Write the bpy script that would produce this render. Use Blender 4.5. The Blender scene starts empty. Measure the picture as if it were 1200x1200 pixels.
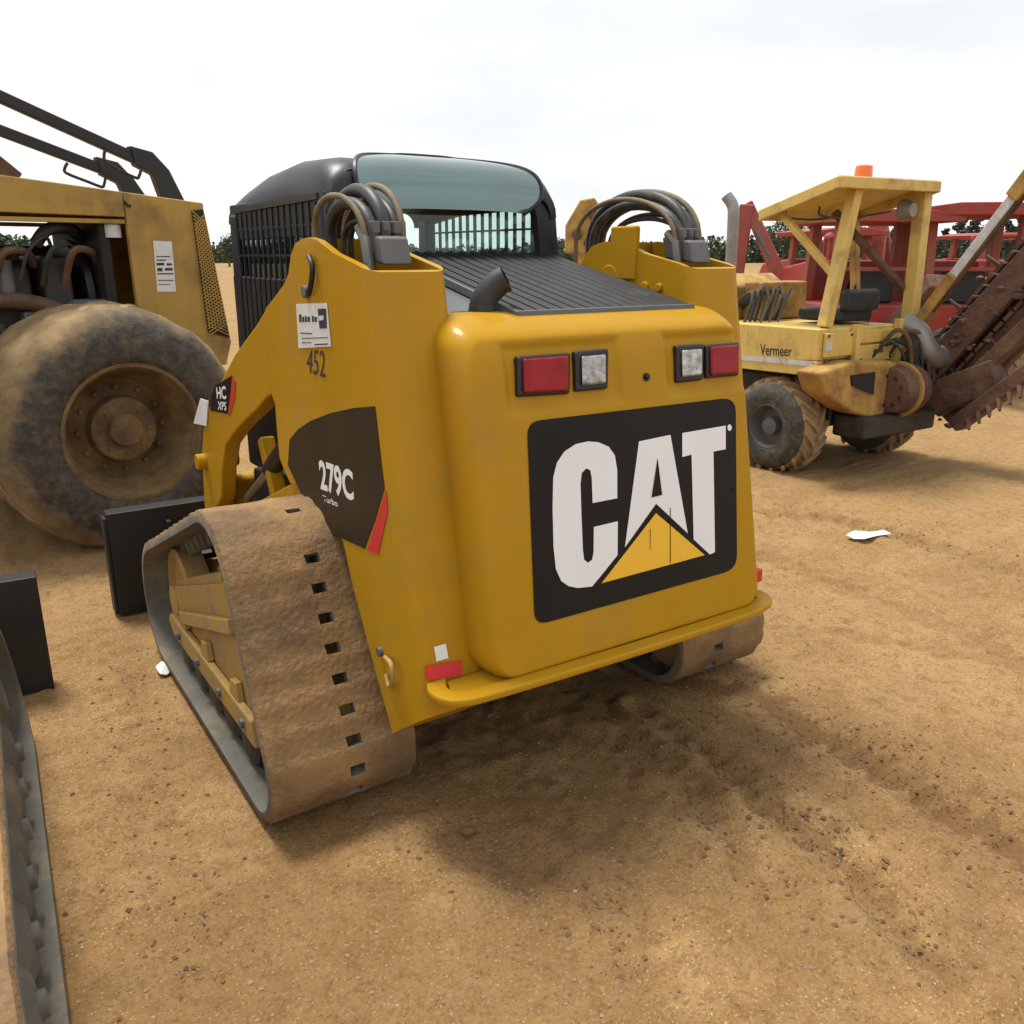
import bpy, bmesh, math, random
import numpy as np
from mathutils import Vector, Matrix
random.seed(7); rng = np.random.default_rng(7)
S = bpy.context.scene
col = S.collection
PI = math.pi

# ------------------------------------------------------------------ camera, sky, sun, exposure
FPX = 1015.0                                   # focal length in photo pixels (1200 wide)
PITCH = math.atan(300 / FPX); YAW = math.radians(33.5)
CAM = np.array([-1.57996, -2.11319, 1.59835])
cd = bpy.data.cameras.new('camera'); cam = bpy.data.objects.new('camera', cd); col.objects.link(cam)
cd.sensor_width = 36; cd.lens = FPX / 1200 * 36; cd.clip_start = .05; cd.clip_end = 2000
cam.location = CAM; cam.rotation_euler = (PI / 2 - PITCH, 0, -YAW)
S.camera = cam

SUN_EL, SUN_AZ = math.radians(70), math.radians(-14)       # azimuth clockwise from +Y
w = bpy.data.worlds.new('World'); S.world = w; w.use_nodes = True
nt = w.node_tree; nt.nodes.clear()
out = nt.nodes.new('ShaderNodeOutputWorld'); bg = nt.nodes.new('ShaderNodeBackground')
sky = nt.nodes.new('ShaderNodeTexSky'); sky.sky_type = 'NISHITA'; sky.sun_disc = False
sky.sun_elevation = SUN_EL; sky.sun_rotation = SUN_AZ; sky.dust_density = 3; sky.air_density = 1.2
tc = nt.nodes.new('ShaderNodeTexCoord'); mp = nt.nodes.new('ShaderNodeMapping'); mp.inputs['Scale'].default_value = (1, 1, 3.2)
nz = nt.nodes.new('ShaderNodeTexNoise'); nz.inputs['Scale'].default_value = 2.6; nz.inputs['Detail'].default_value = 7
cr = nt.nodes.new('ShaderNodeValToRGB')
cr.color_ramp.elements[0].position = .3; cr.color_ramp.elements[0].color = (9.4, 9.7, 10.1, 1)
cr.color_ramp.elements[1].position = .62; cr.color_ramp.elements[1].color = (12.2, 12.2, 12.1, 1)
mx = nt.nodes.new('ShaderNodeMix'); mx.data_type = 'RGBA'; mx.inputs[0].default_value = .9
nt.links.new(tc.outputs['Generated'], mp.inputs['Vector']); nt.links.new(mp.outputs['Vector'], nz.inputs['Vector'])
nt.links.new(nz.outputs['Fac'], cr.inputs['Fac']); nt.links.new(sky.outputs['Color'], mx.inputs[6]); nt.links.new(cr.outputs['Color'], mx.inputs[7])
nt.links.new(mx.outputs[2], bg.inputs['Color']); bg.inputs['Strength'].default_value = .086
nt.links.new(bg.outputs[0], out.inputs[0])

sl = bpy.data.lights.new('sun', 'SUN'); sl.energy = 3.7; sl.angle = math.radians(16); sl.color = (1, .95, .87)
sun = bpy.data.objects.new('sun', sl); col.objects.link(sun); sun.location = (0, 0, 30)
sd = Vector((math.sin(SUN_AZ) * math.cos(SUN_EL), math.cos(SUN_AZ) * math.cos(SUN_EL), math.sin(SUN_EL)))
sun.rotation_euler = sd.to_track_quat('Z', 'Y').to_euler()
S.view_settings.view_transform = 'Standard'; S.view_settings.look = 'None'; S.view_settings.exposure = 0.25; S.view_settings.gamma = 1

# ------------------------------------------------------------------ photo pixel -> point on a known plane
_hd = np.array([math.sin(YAW), math.cos(YAW), 0]); _R = np.array([math.cos(YAW), -math.sin(YAW), 0]); _z = np.array([0, 0, 1.])
_F = _hd * math.cos(PITCH) - _z * math.sin(PITCH); _U = _hd * math.sin(PITCH) + _z * math.cos(PITCH)
def hit(x, y, n, d):
    n = np.array(n, float); r = _F * FPX + _R * (x - 600) + _U * (600 - y)
    return CAM + r * ((d - n @ CAM) / (n @ r))
def atX(x, y, v): return hit(x, y, (1, 0, 0), v)
def atY(x, y, v): return hit(x, y, (0, 1, 0), v)
def atZ(x, y, v=0.): return hit(x, y, (0, 0, 1), v)

# ------------------------------------------------------------------ materials
def mat(name, c, c2=None, scale=6., rough=.6, metal=0., bump=0., bscale=60., spec=.5, dirt=None, dscale=3., damt=.5, dup=0., coat=0., speck=None, streak=0.):
    """base colour noise c..c2, optional dirt colour in patches (dup: more on upward faces), fine bump"""
    m = bpy.data.materials.new(name); m.use_nodes = True; t = m.node_tree; N = t.nodes; L = t.links
    b = N['Principled BSDF']; b.inputs['Roughness'].default_value = rough; b.inputs['Metallic'].default_value = metal
    b.inputs['Specular IOR Level'].default_value = spec; b.inputs['Coat Weight'].default_value = coat
    g = N.new('ShaderNodeTexCoord')
    n1 = N.new('ShaderNodeTexNoise'); n1.inputs['Scale'].default_value = scale; n1.inputs['Detail'].default_value = 6; n1.inputs['Roughness'].default_value = .65
    L.new(g.outputs['Object'], n1.inputs['Vector'])
    r1 = N.new('ShaderNodeValToRGB'); c2 = c2 or tuple(v * .8 for v in c)
    r1.color_ramp.elements[0].position = .35; r1.color_ramp.elements[1].position = .68
    r1.color_ramp.elements[0].color = (*c2, 1); r1.color_ramp.elements[1].color = (*c, 1)
    L.new(n1.outputs['Fac'], r1.inputs['Fac']); colour = r1.outputs['Color']
    if dirt:
        n2 = N.new('ShaderNodeTexNoise'); n2.inputs['Scale'].default_value = dscale; n2.inputs['Detail'].default_value = 9; n2.inputs['Roughness'].default_value = .7
        L.new(g.outputs['Object'], n2.inputs['Vector'])
        r2 = N.new('ShaderNodeValToRGB'); r2.color_ramp.elements[0].position = .62 - .34 * damt; r2.color_ramp.elements[1].position = .82 - .25 * damt
        L.new(n2.outputs['Fac'], r2.inputs['Fac']); f = r2.outputs['Color']
        if dup:
            ge = N.new('ShaderNodeNewGeometry'); sp = N.new('ShaderNodeSeparateXYZ'); L.new(ge.outputs['Normal'], sp.inputs[0])
            mm = N.new('ShaderNodeMath'); mm.operation = 'MULTIPLY_ADD'; mm.use_clamp = True
            L.new(sp.outputs['Z'], mm.inputs[0]); mm.inputs[1].default_value = dup; L.new(f, mm.inputs[2]); f = mm.outputs[0]
        x = N.new('ShaderNodeMix'); x.data_type = 'RGBA'; L.new(f, x.inputs[0]); L.new(colour, x.inputs[6]); x.inputs[7].default_value = (*dirt, 1)
        colour = x.outputs[2]
        rr = N.new('ShaderNodeMapRange'); L.new(f, rr.inputs[0]); rr.inputs[3].default_value = rough; rr.inputs[4].default_value = .92
        L.new(rr.outputs[0], b.inputs['Roughness'])
    if streak:                                            # dried run-off marks: noise stretched along z
        sm_ = N.new('ShaderNodeMapping'); sm_.inputs['Scale'].default_value = (14, 14, .9); L.new(g.outputs['Object'], sm_.inputs['Vector'])
        n4 = N.new('ShaderNodeTexNoise'); n4.inputs['Scale'].default_value = 1.6; n4.inputs['Detail'].default_value = 7; L.new(sm_.outputs[0], n4.inputs['Vector'])
        r4 = N.new('ShaderNodeValToRGB'); r4.color_ramp.elements[0].position = .50; r4.color_ramp.elements[1].position = .80; r4.color_ramp.elements[1].color = (streak, streak, streak, 1); L.new(n4.outputs['Fac'], r4.inputs[0])
        x = N.new('ShaderNodeMix'); x.data_type = 'RGBA'; L.new(r4.outputs[0], x.inputs[0]); L.new(colour, x.inputs[6]); x.inputs[7].default_value = (*dirt, 1); colour = x.outputs[2]
    if speck:                                             # chips and scuffs
        n5 = N.new('ShaderNodeTexNoise'); n5.inputs['Scale'].default_value = 26; n5.inputs['Detail'].default_value = 8; n5.inputs['Roughness'].default_value = .62; L.new(g.outputs['Object'], n5.inputs['Vector'])
        r5 = N.new('ShaderNodeValToRGB'); r5.color_ramp.elements[0].position = .705; r5.color_ramp.elements[1].position = .74; r5.color_ramp.elements[1].color = (.7, .7, .7, 1); L.new(n5.outputs['Fac'], r5.inputs[0])
        x = N.new('ShaderNodeMix'); x.data_type = 'RGBA'; L.new(r5.outputs[0], x.inputs[0]); L.new(colour, x.inputs[6]); x.inputs[7].default_value = (*speck, 1); colour = x.outputs[2]
    L.new(colour, b.inputs['Base Color'])
    if bump:
        n3 = N.new('ShaderNodeTexNoise'); n3.inputs['Scale'].default_value = bscale; n3.inputs['Detail'].default_value = 5
        L.new(g.outputs['Object'], n3.inputs['Vector'])
        bp = N.new('ShaderNodeBump'); bp.inputs['Strength'].default_value = bump; bp.inputs['Distance'].default_value = .01
        L.new(n3.outputs['Fac'], bp.inputs['Height']); L.new(bp.outputs[0], b.inputs['Normal'])
    return m

DUST = (.40, .27, .13)
MT = dict(
    yellow=mat('yellow_paint', (.425, .232, .011), (.39, .21, .010), 3, .40, spec=.08, dirt=(.34, .195, .035), dscale=3.2, damt=.22, bump=.03, bscale=9, coat=.10, speck=(.15, .085, .03), streak=.25),
    yellow_low=mat('muddy_yellow_paint', (.55, .31, .03), (.40, .24, .04), 5, .5, dirt=(.30, .20, .10), dscale=5, damt=.75, bump=.2, bscale=40),
    yellow_old=mat('faded_yellow_paint', (.41, .255, .045), (.35, .215, .038), 3, .6, dirt=(.20, .12, .045), dscale=3.5, damt=.35, bump=.06, bscale=20, speck=(.08, .045, .02), streak=.35),
    yellow_pale=mat('pale_yellow_paint', (.66, .47, .13), (.58, .40, .10), 3, .5, dirt=(.30, .19, .08), dscale=4, damt=.35, bump=.06, bscale=20, speck=(.13, .06, .025), streak=.3),
    yellow_rust=mat('rusty_yellow_paint', (.50, .31, .07), (.40, .23, .05), 7, .6, dirt=(.22, .11, .045), dscale=6, damt=.7, bump=.2, bscale=40),
    red=mat('red_paint', (.33, .030, .022), (.25, .024, .018), 4, .5, dirt=(.25, .10, .06), dscale=5, damt=.35),
    red_dull=mat('dull_red_paint', (.36, .06, .04), (.26, .045, .03), 4, .6, dirt=(.22, .12, .07), dscale=5, damt=.5),
    black=mat('black_paint', (.012, .012, .013), (.008, .008, .009), 5, .5, dirt=(.03, .025, .02), dscale=4, damt=.05),
    black_cab=mat('black_cab_plastic', (.014, .016, .020), (.010, .012, .015), 5, .42, spec=.4, dirt=(.035, .035, .035), dscale=3, damt=.15),
    grille=mat('dark_grille', (.015, .016, .019), (.009, .010, .012), 9, .55, spec=.3, dirt=(.07, .06, .05), dscale=8, damt=.25),
    dark=mat('dark_cavity', (.015, .013, .011), (.008, .007, .006), 8, .8),
    engine=mat('greasy_engine', (.032, .029, .026), (.010, .0095, .009), 9, .55, dirt=(.07, .042, .026), dscale=8, damt=.35),
    pipe_rust=mat('rusty_pipe', (.14, .07, .04), (.07, .035, .02), 9, .7),
    rubber=mat('black_rubber', (.028, .028, .03), (.018, .018, .019), 12, .55, dirt=(.16, .13, .09), dscale=9, damt=.2),
    belt=mat('muddy_track_rubber', (.30, .175, .070), (.19, .112, .047), 7, .85, dirt=(.115, .075, .040), dscale=4.5, damt=.5, bump=.7, bscale=55),
    belt_in=mat('dusty_grey_rubber', (.15, .14, .115), (.10, .095, .08), 6, .8, dirt=(.27, .20, .12), dscale=5, damt=.35, bump=.3, bscale=40),
    tyre_mud=mat('mud_caked_tyre', (.052, .045, .036), (.028, .026, .023), 12, .8, dirt=(.115, .092, .062), dscale=15, damt=.5, bump=.6, bscale=30),
    tread_mud=mat('clay_caked_tread', (.40, .275, .13), (.30, .195, .09), 6, .9, dirt=(.085, .072, .052), dscale=4, damt=.36, bump=.8, bscale=28),
    tread2=mat('dusty_tread', (.34, .23, .125), (.25, .165, .09), 8, .85, dirt=(.10, .08, .055), dscale=6, damt=.3, bump=.6, bscale=40),
    rim_old=mat('muddy_rim', (.25, .16, .050), (.16, .095, .035), 6, .75, dirt=(.085, .05, .028), dscale=5, damt=.7, bump=.4, bscale=30),
    boom_rust=mat('rusted_boom_steel', (.12, .058, .035), (.06, .030, .022), 7, .75, dirt=(.18, .10, .055), dscale=6, damt=.5, bump=.6, bscale=35),
    grey=mat('grey_metal', (.13, .135, .14), (.09, .095, .10), 8, .5, metal=.2, dirt=(.16, .12, .07), dscale=14, damt=.3),
    steel=mat('bright_steel', (.5, .5, .5), (.38, .38, .38), 8, .3, metal=.8),
    grey_plate=mat('grey_panel', (.13, .14, .155), (.10, .11, .12), 5, .45),
    pipe_grey=mat('grey_exhaust', (.30, .29, .27), (.22, .21, .2), 8, .5, metal=.5),
    hose=mat('hose_rubber', (.03, .03, .032), (.02, .02, .022), 20, .5, dirt=(.12, .10, .06), dscale=8, damt=.3),
    hose_tan=mat('faded_hose_sleeve', (.20, .15, .08), (.11, .085, .05), 14, .7),
    white=mat('white_vinyl', (.76, .77, .78), (.72, .73, .74), 6, .45),
    white_steel=mat('worn_white_steel', (.6, .6, .6), (.45, .45, .46), 9, .5, dirt=(.25, .14, .06), dscale=10, damt=.35),
    decal_black=mat('black_vinyl', (.013, .010, .009), (.010, .008, .007), 6, .5, spec=.18),
    decal_brown=mat('dusty_black_vinyl', (.040, .027, .015), (.028, .019, .011), 4, .5, spec=.2),
    logo_yellow=mat('yellow_vinyl', (.78, .45, .02), (.74, .42, .018), 4, .45),
    red_vinyl=mat('red_vinyl', (.62, .03, .035), (.55, .025, .03), 5, .4),
    print_ink=mat('dark_ink', (.03, .025, .04), None, 6, .6),
    lens_red=mat('red_lens', (.34, .008, .014), (.22, .005, .009), 30, .3, spec=.2, coat=.12),
    lens_clear=mat('clear_lens', (.55, .53, .50), (.16, .15, .14), 38, .1, metal=.55, coat=.8, bump=.4, bscale=70),
    orange=mat('orange_lens', (.85, .17, .01), (.75, .14, .008), 20, .25, coat=.4),
    paper=mat('paper', (.66, .66, .65), (.58, .57, .55), 9, .8),
    stone=mat('stone', (.34, .26, .16), (.22, .16, .09), 14, .85),
    clay=mat('clay_lump', (.18, .10, .045), (.12, .068, .03), 14, .9),
    bark=mat('bark', (.09, .07, .05), (.06, .045, .03), 10, .9),
    leaf=mat('leaf', (.055, .085, .038), (.028, .048, .022), 1.2, .8),
    leaf2=mat('pine_leaf', (.045, .070, .045), (.025, .042, .030), 1.2, .8),
    seat=mat('seat_vinyl', (.02, .02, .022), None, 8, .55),
)
def glass(name, tint, mix):
    m = bpy.data.materials.new(name); m.use_nodes = True; t = m.node_tree; N = t.nodes; L = t.links
    N.remove(N['Principled BSDF']); o = N['Material Output']
    tr = N.new('ShaderNodeBsdfTransparent'); tr.inputs[0].default_value = (*tint, 1)
    gl = N.new('ShaderNodeBsdfGlossy'); gl.inputs['Roughness'].default_value = .05; gl.inputs[0].default_value = (.9, .97, .95, 1)
    lw = N.new('ShaderNodeLayerWeight'); pw = N.new('ShaderNodeMath'); pw.operation = 'POWER'; L.new(lw.outputs['Facing'], pw.inputs[0]); pw.inputs[1].default_value = 4
    fr = N.new('ShaderNodeMath'); fr.operation = 'MULTIPLY_ADD'; L.new(pw.outputs[0], fr.inputs[0]); fr.inputs[1].default_value = .5; fr.inputs[2].default_value = mix
    s = N.new('ShaderNodeMixShader'); L.new(fr.outputs[0], s.inputs[0]); L.new(tr.outputs[0], s.inputs[1]); L.new(gl.outputs[0], s.inputs[2]); L.new(s.outputs[0], o.inputs[0])
    return m
MT['glass'] = glass('tinted_glass', (.88, .95, .93), .03)
MT['glass_dark'] = glass('side_glass', (.86, .94, .92), .03)
MT['roof_glass'] = mat('sky_tinted_glass', (.07, .095, .092), (.04, .058, .056), 2.5, .06, spec=1.0, coat=.35)  # sky reflection is put into this pane's teal colour
MT['roof_glass'].node_tree.nodes['Principled BSDF'].inputs['IOR'].default_value = 1.9
MT['roof_glass'].node_tree.nodes['Principled BSDF'].inputs['Specular Tint'].default_value = (.62, .86, .84, 1)
MT['glass_left'] = glass('cab_shade_glass', (.34, .42, .42), .03)  # left pane darkened to stand in for the dim cab inside

# ------------------------------------------------------------------ mesh builder
class MB:
    def __init__(s): s.v = []; s.f = []
    def add(s, vs, fs):
        o = len(s.v); s.v += [tuple(map(float, p)) for p in vs]; s.f += [tuple(i + o for i in f) for f in fs]; return s
    def box(s, x0, x1, y0, y1, z0, z1):
        return s.add([(x, y, z) for z in (z0, z1) for y in (y0, y1) for x in (x0, x1)],
                     [(0, 2, 3, 1), (4, 5, 7, 6), (0, 1, 5, 4), (2, 6, 7, 3), (0, 4, 6, 2), (1, 3, 7, 5)])
    def hexa(s, p):   # 8 points: bottom ring 4, top ring 4
        return s.add(p, [(3, 2, 1, 0), (4, 5, 6, 7), (0, 1, 5, 4), (1, 2, 6, 5), (2, 3, 7, 6), (3, 0, 4, 7)])
    def bar(s, a, b, wd, th, up=(0, 0, 1), w2=None, t2=None):
        a = Vector(a); b = Vector(b); d = (b - a).normalized(); u = Vector(up)
        if abs(d.dot(u)) > .98: u = Vector((0, 1, 0))
        r = d.cross(u).normalized(); u = r.cross(d)
        w2 = w2 or wd; t2 = t2 or th
        p = [a - r * wd / 2 - u * th / 2, a + r * wd / 2 - u * th / 2, a + r * wd / 2 + u * th / 2, a - r * wd / 2 + u * th / 2]
        q = [b - r * w2 / 2 - u * t2 / 2, b + r * w2 / 2 - u * t2 / 2, b + r * w2 / 2 + u * t2 / 2, b - r * w2 / 2 + u * t2 / 2]
        return s.hexa(p + q)
    def prism(s, poly, ax, a, b):   # poly 2D in the two other axes (X: y,z  Y: x,z  Z: x,y)
        n = len(poly)
        def P(p, t):
            return (t, p[0], p[1]) if ax == 'X' else (p[0], t, p[1]) if ax == 'Y' else (p[0], p[1], t)
        vs = [P(p, a) for p in poly] + [P(p, b) for p in poly]
        fs = [tuple(range(n))[::-1], tuple(range(n, 2 * n))] + [(i, (i + 1) % n, n + (i + 1) % n, n + i) for i in range(n)]
        return s.add(vs, fs)
    def tube(s, pts, r, n=8, caps=True):
        pts = [Vector(p) for p in pts]; k = len(pts); rs = r if isinstance(r, (list, tuple)) else [r] * k
        t0 = (pts[1] - pts[0]).normalized(); nrm = t0.orthogonal().normalized(); vs = []; prev = t0
        for i in range(k):
            t = (pts[min(i + 1, k - 1)] - pts[max(i - 1, 0)]).normalized()
            q = prev.rotation_difference(t); nrm = q @ nrm; prev = t; bi = t.cross(nrm)
            for j in range(n):
                a = 2 * PI * j / n; vs.append(pts[i] + (nrm * math.cos(a) + bi * math.sin(a)) * rs[i])
        fs = [(i * n + j, i * n + (j + 1) % n, (i + 1) * n + (j + 1) % n, (i + 1) * n + j) for i in range(k - 1) for j in range(n)]
        if caps: fs += [tuple(range(n))[::-1], tuple(range((k - 1) * n, k * n))]
        return s.add(vs, fs)
    def lathe(s, prof, c, ax='X', n=32, closed=False, jit=None, caps=True):   # prof: (axial, radius)
        vs = []; k = len(prof)
        for i, (t, r) in enumerate(prof):
            for j in range(n):
                a = 2 * PI * j / n; rr = r * (1 + (jit(i, a) if jit else 0)); u, v = rr * math.cos(a), rr * math.sin(a)
                p = (t, u, v) if ax == 'X' else (u, t, v) if ax == 'Y' else (u, v, t)
                vs.append((c[0] + p[0], c[1] + p[1], c[2] + p[2]))
        rows = range(k) if closed else range(k - 1)
        fs = [(i * n + j, i * n + (j + 1) % n, ((i + 1) % k) * n + (j + 1) % n, ((i + 1) % k) * n + j) for i in rows for j in range(n)]
        if not closed and caps:
            if prof[0][1] > 1e-4: fs.append(tuple(range(n))[::-1])
            if prof[-1][1] > 1e-4: fs.append(tuple(range((k - 1) * n, k * n)))
        return s.add(vs, fs)
    def cyl(s, c, ax, a, b, r, n=20):
        return s.lathe([(a, r), (b, r)], c, ax, n)
    def loft(s, rings, closed=True, caps=True):
        n = len(rings[0]); vs = [p for r in rings for p in r]
        fs = [(i * n + j, i * n + (j + 1) % n, (i + 1) * n + (j + 1) % n, (i + 1) * n + j) for i in range(len(rings) - 1) for j in range(n if closed else n - 1)]
        if caps: fs += [tuple(range(n))[::-1], tuple(range((len(rings) - 1) * n, len(rings) * n))]
        return s.add(vs, fs)
    def plate(s, pts, nrm, th):     # flat polygon in 3D with a thickness along nrm
        n = len(pts); nn = np.array(nrm) * th; pts = [np.array(p) for p in pts]
        return s.add(pts + [p + nn for p in pts], [tuple(range(n))[::-1], tuple(range(n, 2 * n))] + [(i, (i + 1) % n, n + (i + 1) % n, n + i) for i in range(n)])
    def mesh(s, name):
        me = bpy.data.meshes.new(name); me.from_pydata(s.v, [], s.f)
        bm = bmesh.new(); bm.from_mesh(me); bmesh.ops.recalc_face_normals(bm, faces=bm.faces); bm.to_mesh(me); bm.free()
        return me
    def obj(s, name, m, parent=None, bevel=0, seg=2, smooth=40, label=None):
        me = s.mesh(name); return link(name, me, m, parent, bevel, seg, smooth, label)

def link(name, me, m, parent=None, bevel=0, seg=2, smooth=40, label=None):
    o = bpy.data.objects.new(name, me); col.objects.link(o); me.materials.append(MT[m] if isinstance(m, str) else m)
    if smooth:
        me.shade_smooth(); me.set_sharp_from_angle(angle=math.radians(smooth))
    if bevel:
        b = o.modifiers.new('bevel', 'BEVEL'); b.width = bevel; b.segments = seg; b.limit_method = 'ANGLE'; b.angle_limit = math.radians(38); b.harden_normals = True
    if parent: o.parent = parent
    if label: o['label'] = label
    return o
def thing(name, label, cat, loc=(0, 0, 0), rz=0, group=None):
    o = bpy.data.objects.new(name, None); col.objects.link(o); o.location = loc; o.rotation_euler = (0, 0, rz); o.empty_display_size = .2
    o['label'] = label; o['category'] = cat
    if group: o['group'] = group
    return o
def tag(o, label=None, cat=None, group=None, kind=None):
    for k, v in (('label', label), ('category', cat), ('group', group), ('kind', kind)):
        if v: o[k] = v
    return o
def kids(o): return [c for c in bpy.data.objects if c.parent == o]
def copy_tree(o, parent=None, idx=None):
    if idx is None:
        idx = {}
        for c in bpy.data.objects:
            if c.parent: idx.setdefault(c.parent.name, []).append(c)
    c = o.copy(); col.objects.link(c); c.parent = parent
    for ch in idx.get(o.name, []): copy_tree(ch, c, idx)
    return c
def arc(p0, p1, p2, n=14):      # smooth curve through three points (quadratic through the middle one)
    p0, p1, p2 = map(np.array, (p0, p1, p2)); c = 2 * p1 - .5 * (p0 + p2)
    return [(1 - t) ** 2 * p0 + 2 * t * (1 - t) * c + t * t * p2 for t in np.linspace(0, 1, n)]
def smooth_path(pts, n=6):      # Catmull-Rom
    P = [np.array(p, float) for p in pts]; P = [2 * P[0] - P[1]] + P + [2 * P[-1] - P[-2]]; o = []
    for i in range(1, len(P) - 2):
        for t in np.linspace(0, 1, n, endpoint=False):
            a, b, c, d = P[i - 1:i + 3]
            o.append(.5 * (2 * b + (c - a) * t + (2 * a - 5 * b + 4 * c - d) * t * t + (3 * b - a - 3 * c + d) * t ** 3))
    return o + [P[-2]]
def hull(pts):
    pts = sorted(set((round(a, 5), round(b, 5)) for a, b in pts))
    def half(ps):
        h = []
        for p in ps:
            while len(h) > 1 and (h[-1][0] - h[-2][0]) * (p[1] - h[-2][1]) - (h[-1][1] - h[-2][1]) * (p[0] - h[-2][0]) <= 0: h.pop()
            h.append(p)
        return h
    a = half(pts); b = half(pts[::-1]); return a[:-1] + b[:-1]
def text_mesh(txt, quad, bold=.012, lift=(0, 0, 0), shear=0):
    """text mapped onto a 3D quad: lower left, lower right, upper right, upper left"""
    cu = bpy.data.curves.new('txt', 'FONT'); cu.body = txt; cu.offset = bold; cu.resolution_u = 4; cu.shear = shear
    o = bpy.data.objects.new('txt', cu); col.objects.link(o)
    bpy.context.view_layer.update()
    me = bpy.data.meshes.new_from_object(o.evaluated_get(bpy.context.evaluated_depsgraph_get()))
    bpy.data.objects.remove(o); bpy.data.curves.remove(cu)
    co = np.array([v.co[:2] for v in me.vertices]); lo = co.min(0); hi = co.max(0); q = [np.array(p, float) for p in quad]
    for v in me.vertices:
        a, b = (v.co.x - lo[0]) / (hi[0] - lo[0]), (v.co.y - lo[1]) / (hi[1] - lo[1])
        v.co = (1 - a) * (1 - b) * q[0] + a * (1 - b) * q[1] + a * b * q[2] + (1 - a) * b * q[3] + np.array(lift)
    me.materials.clear(); return me
def decal(name, pts, m, parent, n, off, th=.0008):
    n = np.array(n, float); n /= np.linalg.norm(n)
    return MB().plate([np.array(p) + n * off for p in pts], n, th).obj(name, m, parent, smooth=0)
# ------------------------------------------------------------------ ground
def vnoise(x, y, seed):
    xi = np.floor(x).astype(np.int64); yi = np.floor(y).astype(np.int64); fx = x - xi; fy = y - yi
    fx = fx * fx * (3 - 2 * fx); fy = fy * fy * (3 - 2 * fy)
    def h(a, b):
        n = (a * 374761393 + b * 668265263 + seed * 974634777) & 0x7fffffff
        n = ((n ^ (n >> 13)) * 1274126177) & 0x7fffffff
        return ((n ^ (n >> 16)) & 0xffff) / 65535.0
    return (h(xi, yi) * (1 - fx) + h(xi + 1, yi) * fx) * (1 - fy) + (h(xi, yi + 1) * (1 - fx) + h(xi + 1, yi + 1) * fx) * fy - .5
def gl(*p): return [atZ(x, y)[:2] for x, y in p]
RUTS = [  # (ground line traced from the photo, half width, depth, lug pitch)
    (gl((800, 800), (880, 812), (960, 858), (1050, 905), (1120, 950), (1260, 1030)), .10, .036, .055),
    (gl((760, 830), (830, 880), (900, 940), (960, 985), (1040, 1060), (1120, 1150)), .06, .028, .06),
    (gl((700, 860), (790, 905), (860, 985), (930, 1090)), .05, .012, .07),
    (gl((430, 985), (560, 985), (620, 1020), (720, 1060), (760, 1150)), .07, .014, .08),
    (gl((150, 760), (170, 880), (205, 1010), (230, 1150)), .08, .010, .09),
    (gl((900, 600), (1000, 612), (1100, 640), (1260, 690)), .12, .014, .09),
    (gl((900, 650), (1000, 690), (1100, 730), (1260, 800)), .10, .010, .09),
    (gl((910, 735), (1010, 745), (1120, 765), (1260, 790)), .08, .010, .07),
]
def gheight(x, y):
    r = np.hypot(x, y); big = np.clip((r - 6) / 30, 0, 1)
    h = .020 * vnoise(x * 1.3, y * 1.3, 1) + .013 * vnoise(x * 4, y * 4, 2) + .016 * vnoise(x * 11, y * 11, 3) + .016 * vnoise(x * 24, y * 24, 4) + .30 * big * vnoise(x * .06, y * .06, 5)
    wet = np.clip(vnoise(x * 1.1, y * 1.1, 8) * 1.2 + vnoise(x * 5, y * 5, 9) * .6, 0, 1) * .28
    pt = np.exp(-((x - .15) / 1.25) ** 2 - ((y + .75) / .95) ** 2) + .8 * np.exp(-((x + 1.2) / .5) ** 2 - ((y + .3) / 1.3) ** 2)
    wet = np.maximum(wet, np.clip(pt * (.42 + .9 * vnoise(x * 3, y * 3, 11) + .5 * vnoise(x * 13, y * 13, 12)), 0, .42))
    dis = np.zeros_like(x)
    for k, (pl, hw, dep, pitch) in enumerate(RUTS):
        dm = np.full_like(x, 9.); sm = np.zeros_like(x); acc = 0
        pl = [p[:2] for p in smooth_path([np.append(p, 0) for p in pl], 4)]
        for a, b in zip(pl[:-1], pl[1:]):
            d = b - a; L = np.hypot(*d); t = np.clip(((x - a[0]) * d[0] + (y - a[1]) * d[1]) / (L * L), 0, 1)
            q = np.hypot(x - a[0] - t * d[0], y - a[1] - t * d[1]); s_ = acc + t * L; c = q < dm
            dm = np.where(c, q, dm); sm = np.where(c, s_, sm); acc += L
        q = dm / hw + .28 * vnoise(x * 9, y * 9, 20 + k); near = np.exp(-q ** 2 * 1.1)
        lug = .5 + .5 * np.sin(sm / (pitch * 1.5) * 2 * PI + 3.0 * vnoise(x * 6, y * 6, 40 + k)); lm = np.clip((lug - .45) / .2, 0, 1)
        h += -dep * near * (.45 + .9 * lm * (vnoise(x * 3, y * 3, 60 + k) + .6)) + dep * .8 * np.exp(-(q - 1.7) ** 2 * 3) + near * .022 * vnoise(x * 30, y * 30, 70 + k)
        wn = np.clip((near + .50 * vnoise(x * 20, y * 20, 80 + k) + .34 * vnoise(x * 52, y * 52, 95 + k) + .22 * (lm - .5) - .42) / .30, 0, 1)
        wet = np.maximum(wet, wn * (.75, .55, .35, .30, .22, .35, .25, .25)[k]); dis = np.maximum(dis, near)
    # pressed flat where the belts stand
    for cx in (-.77, .77):
        m = np.clip(1.4 - np.maximum(np.abs(x - cx) / .30, np.abs(y - .68) / .95), 0, .4) / .4
        h = h * (1 - m) + (-.004) * m
    return h, wet
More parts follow.
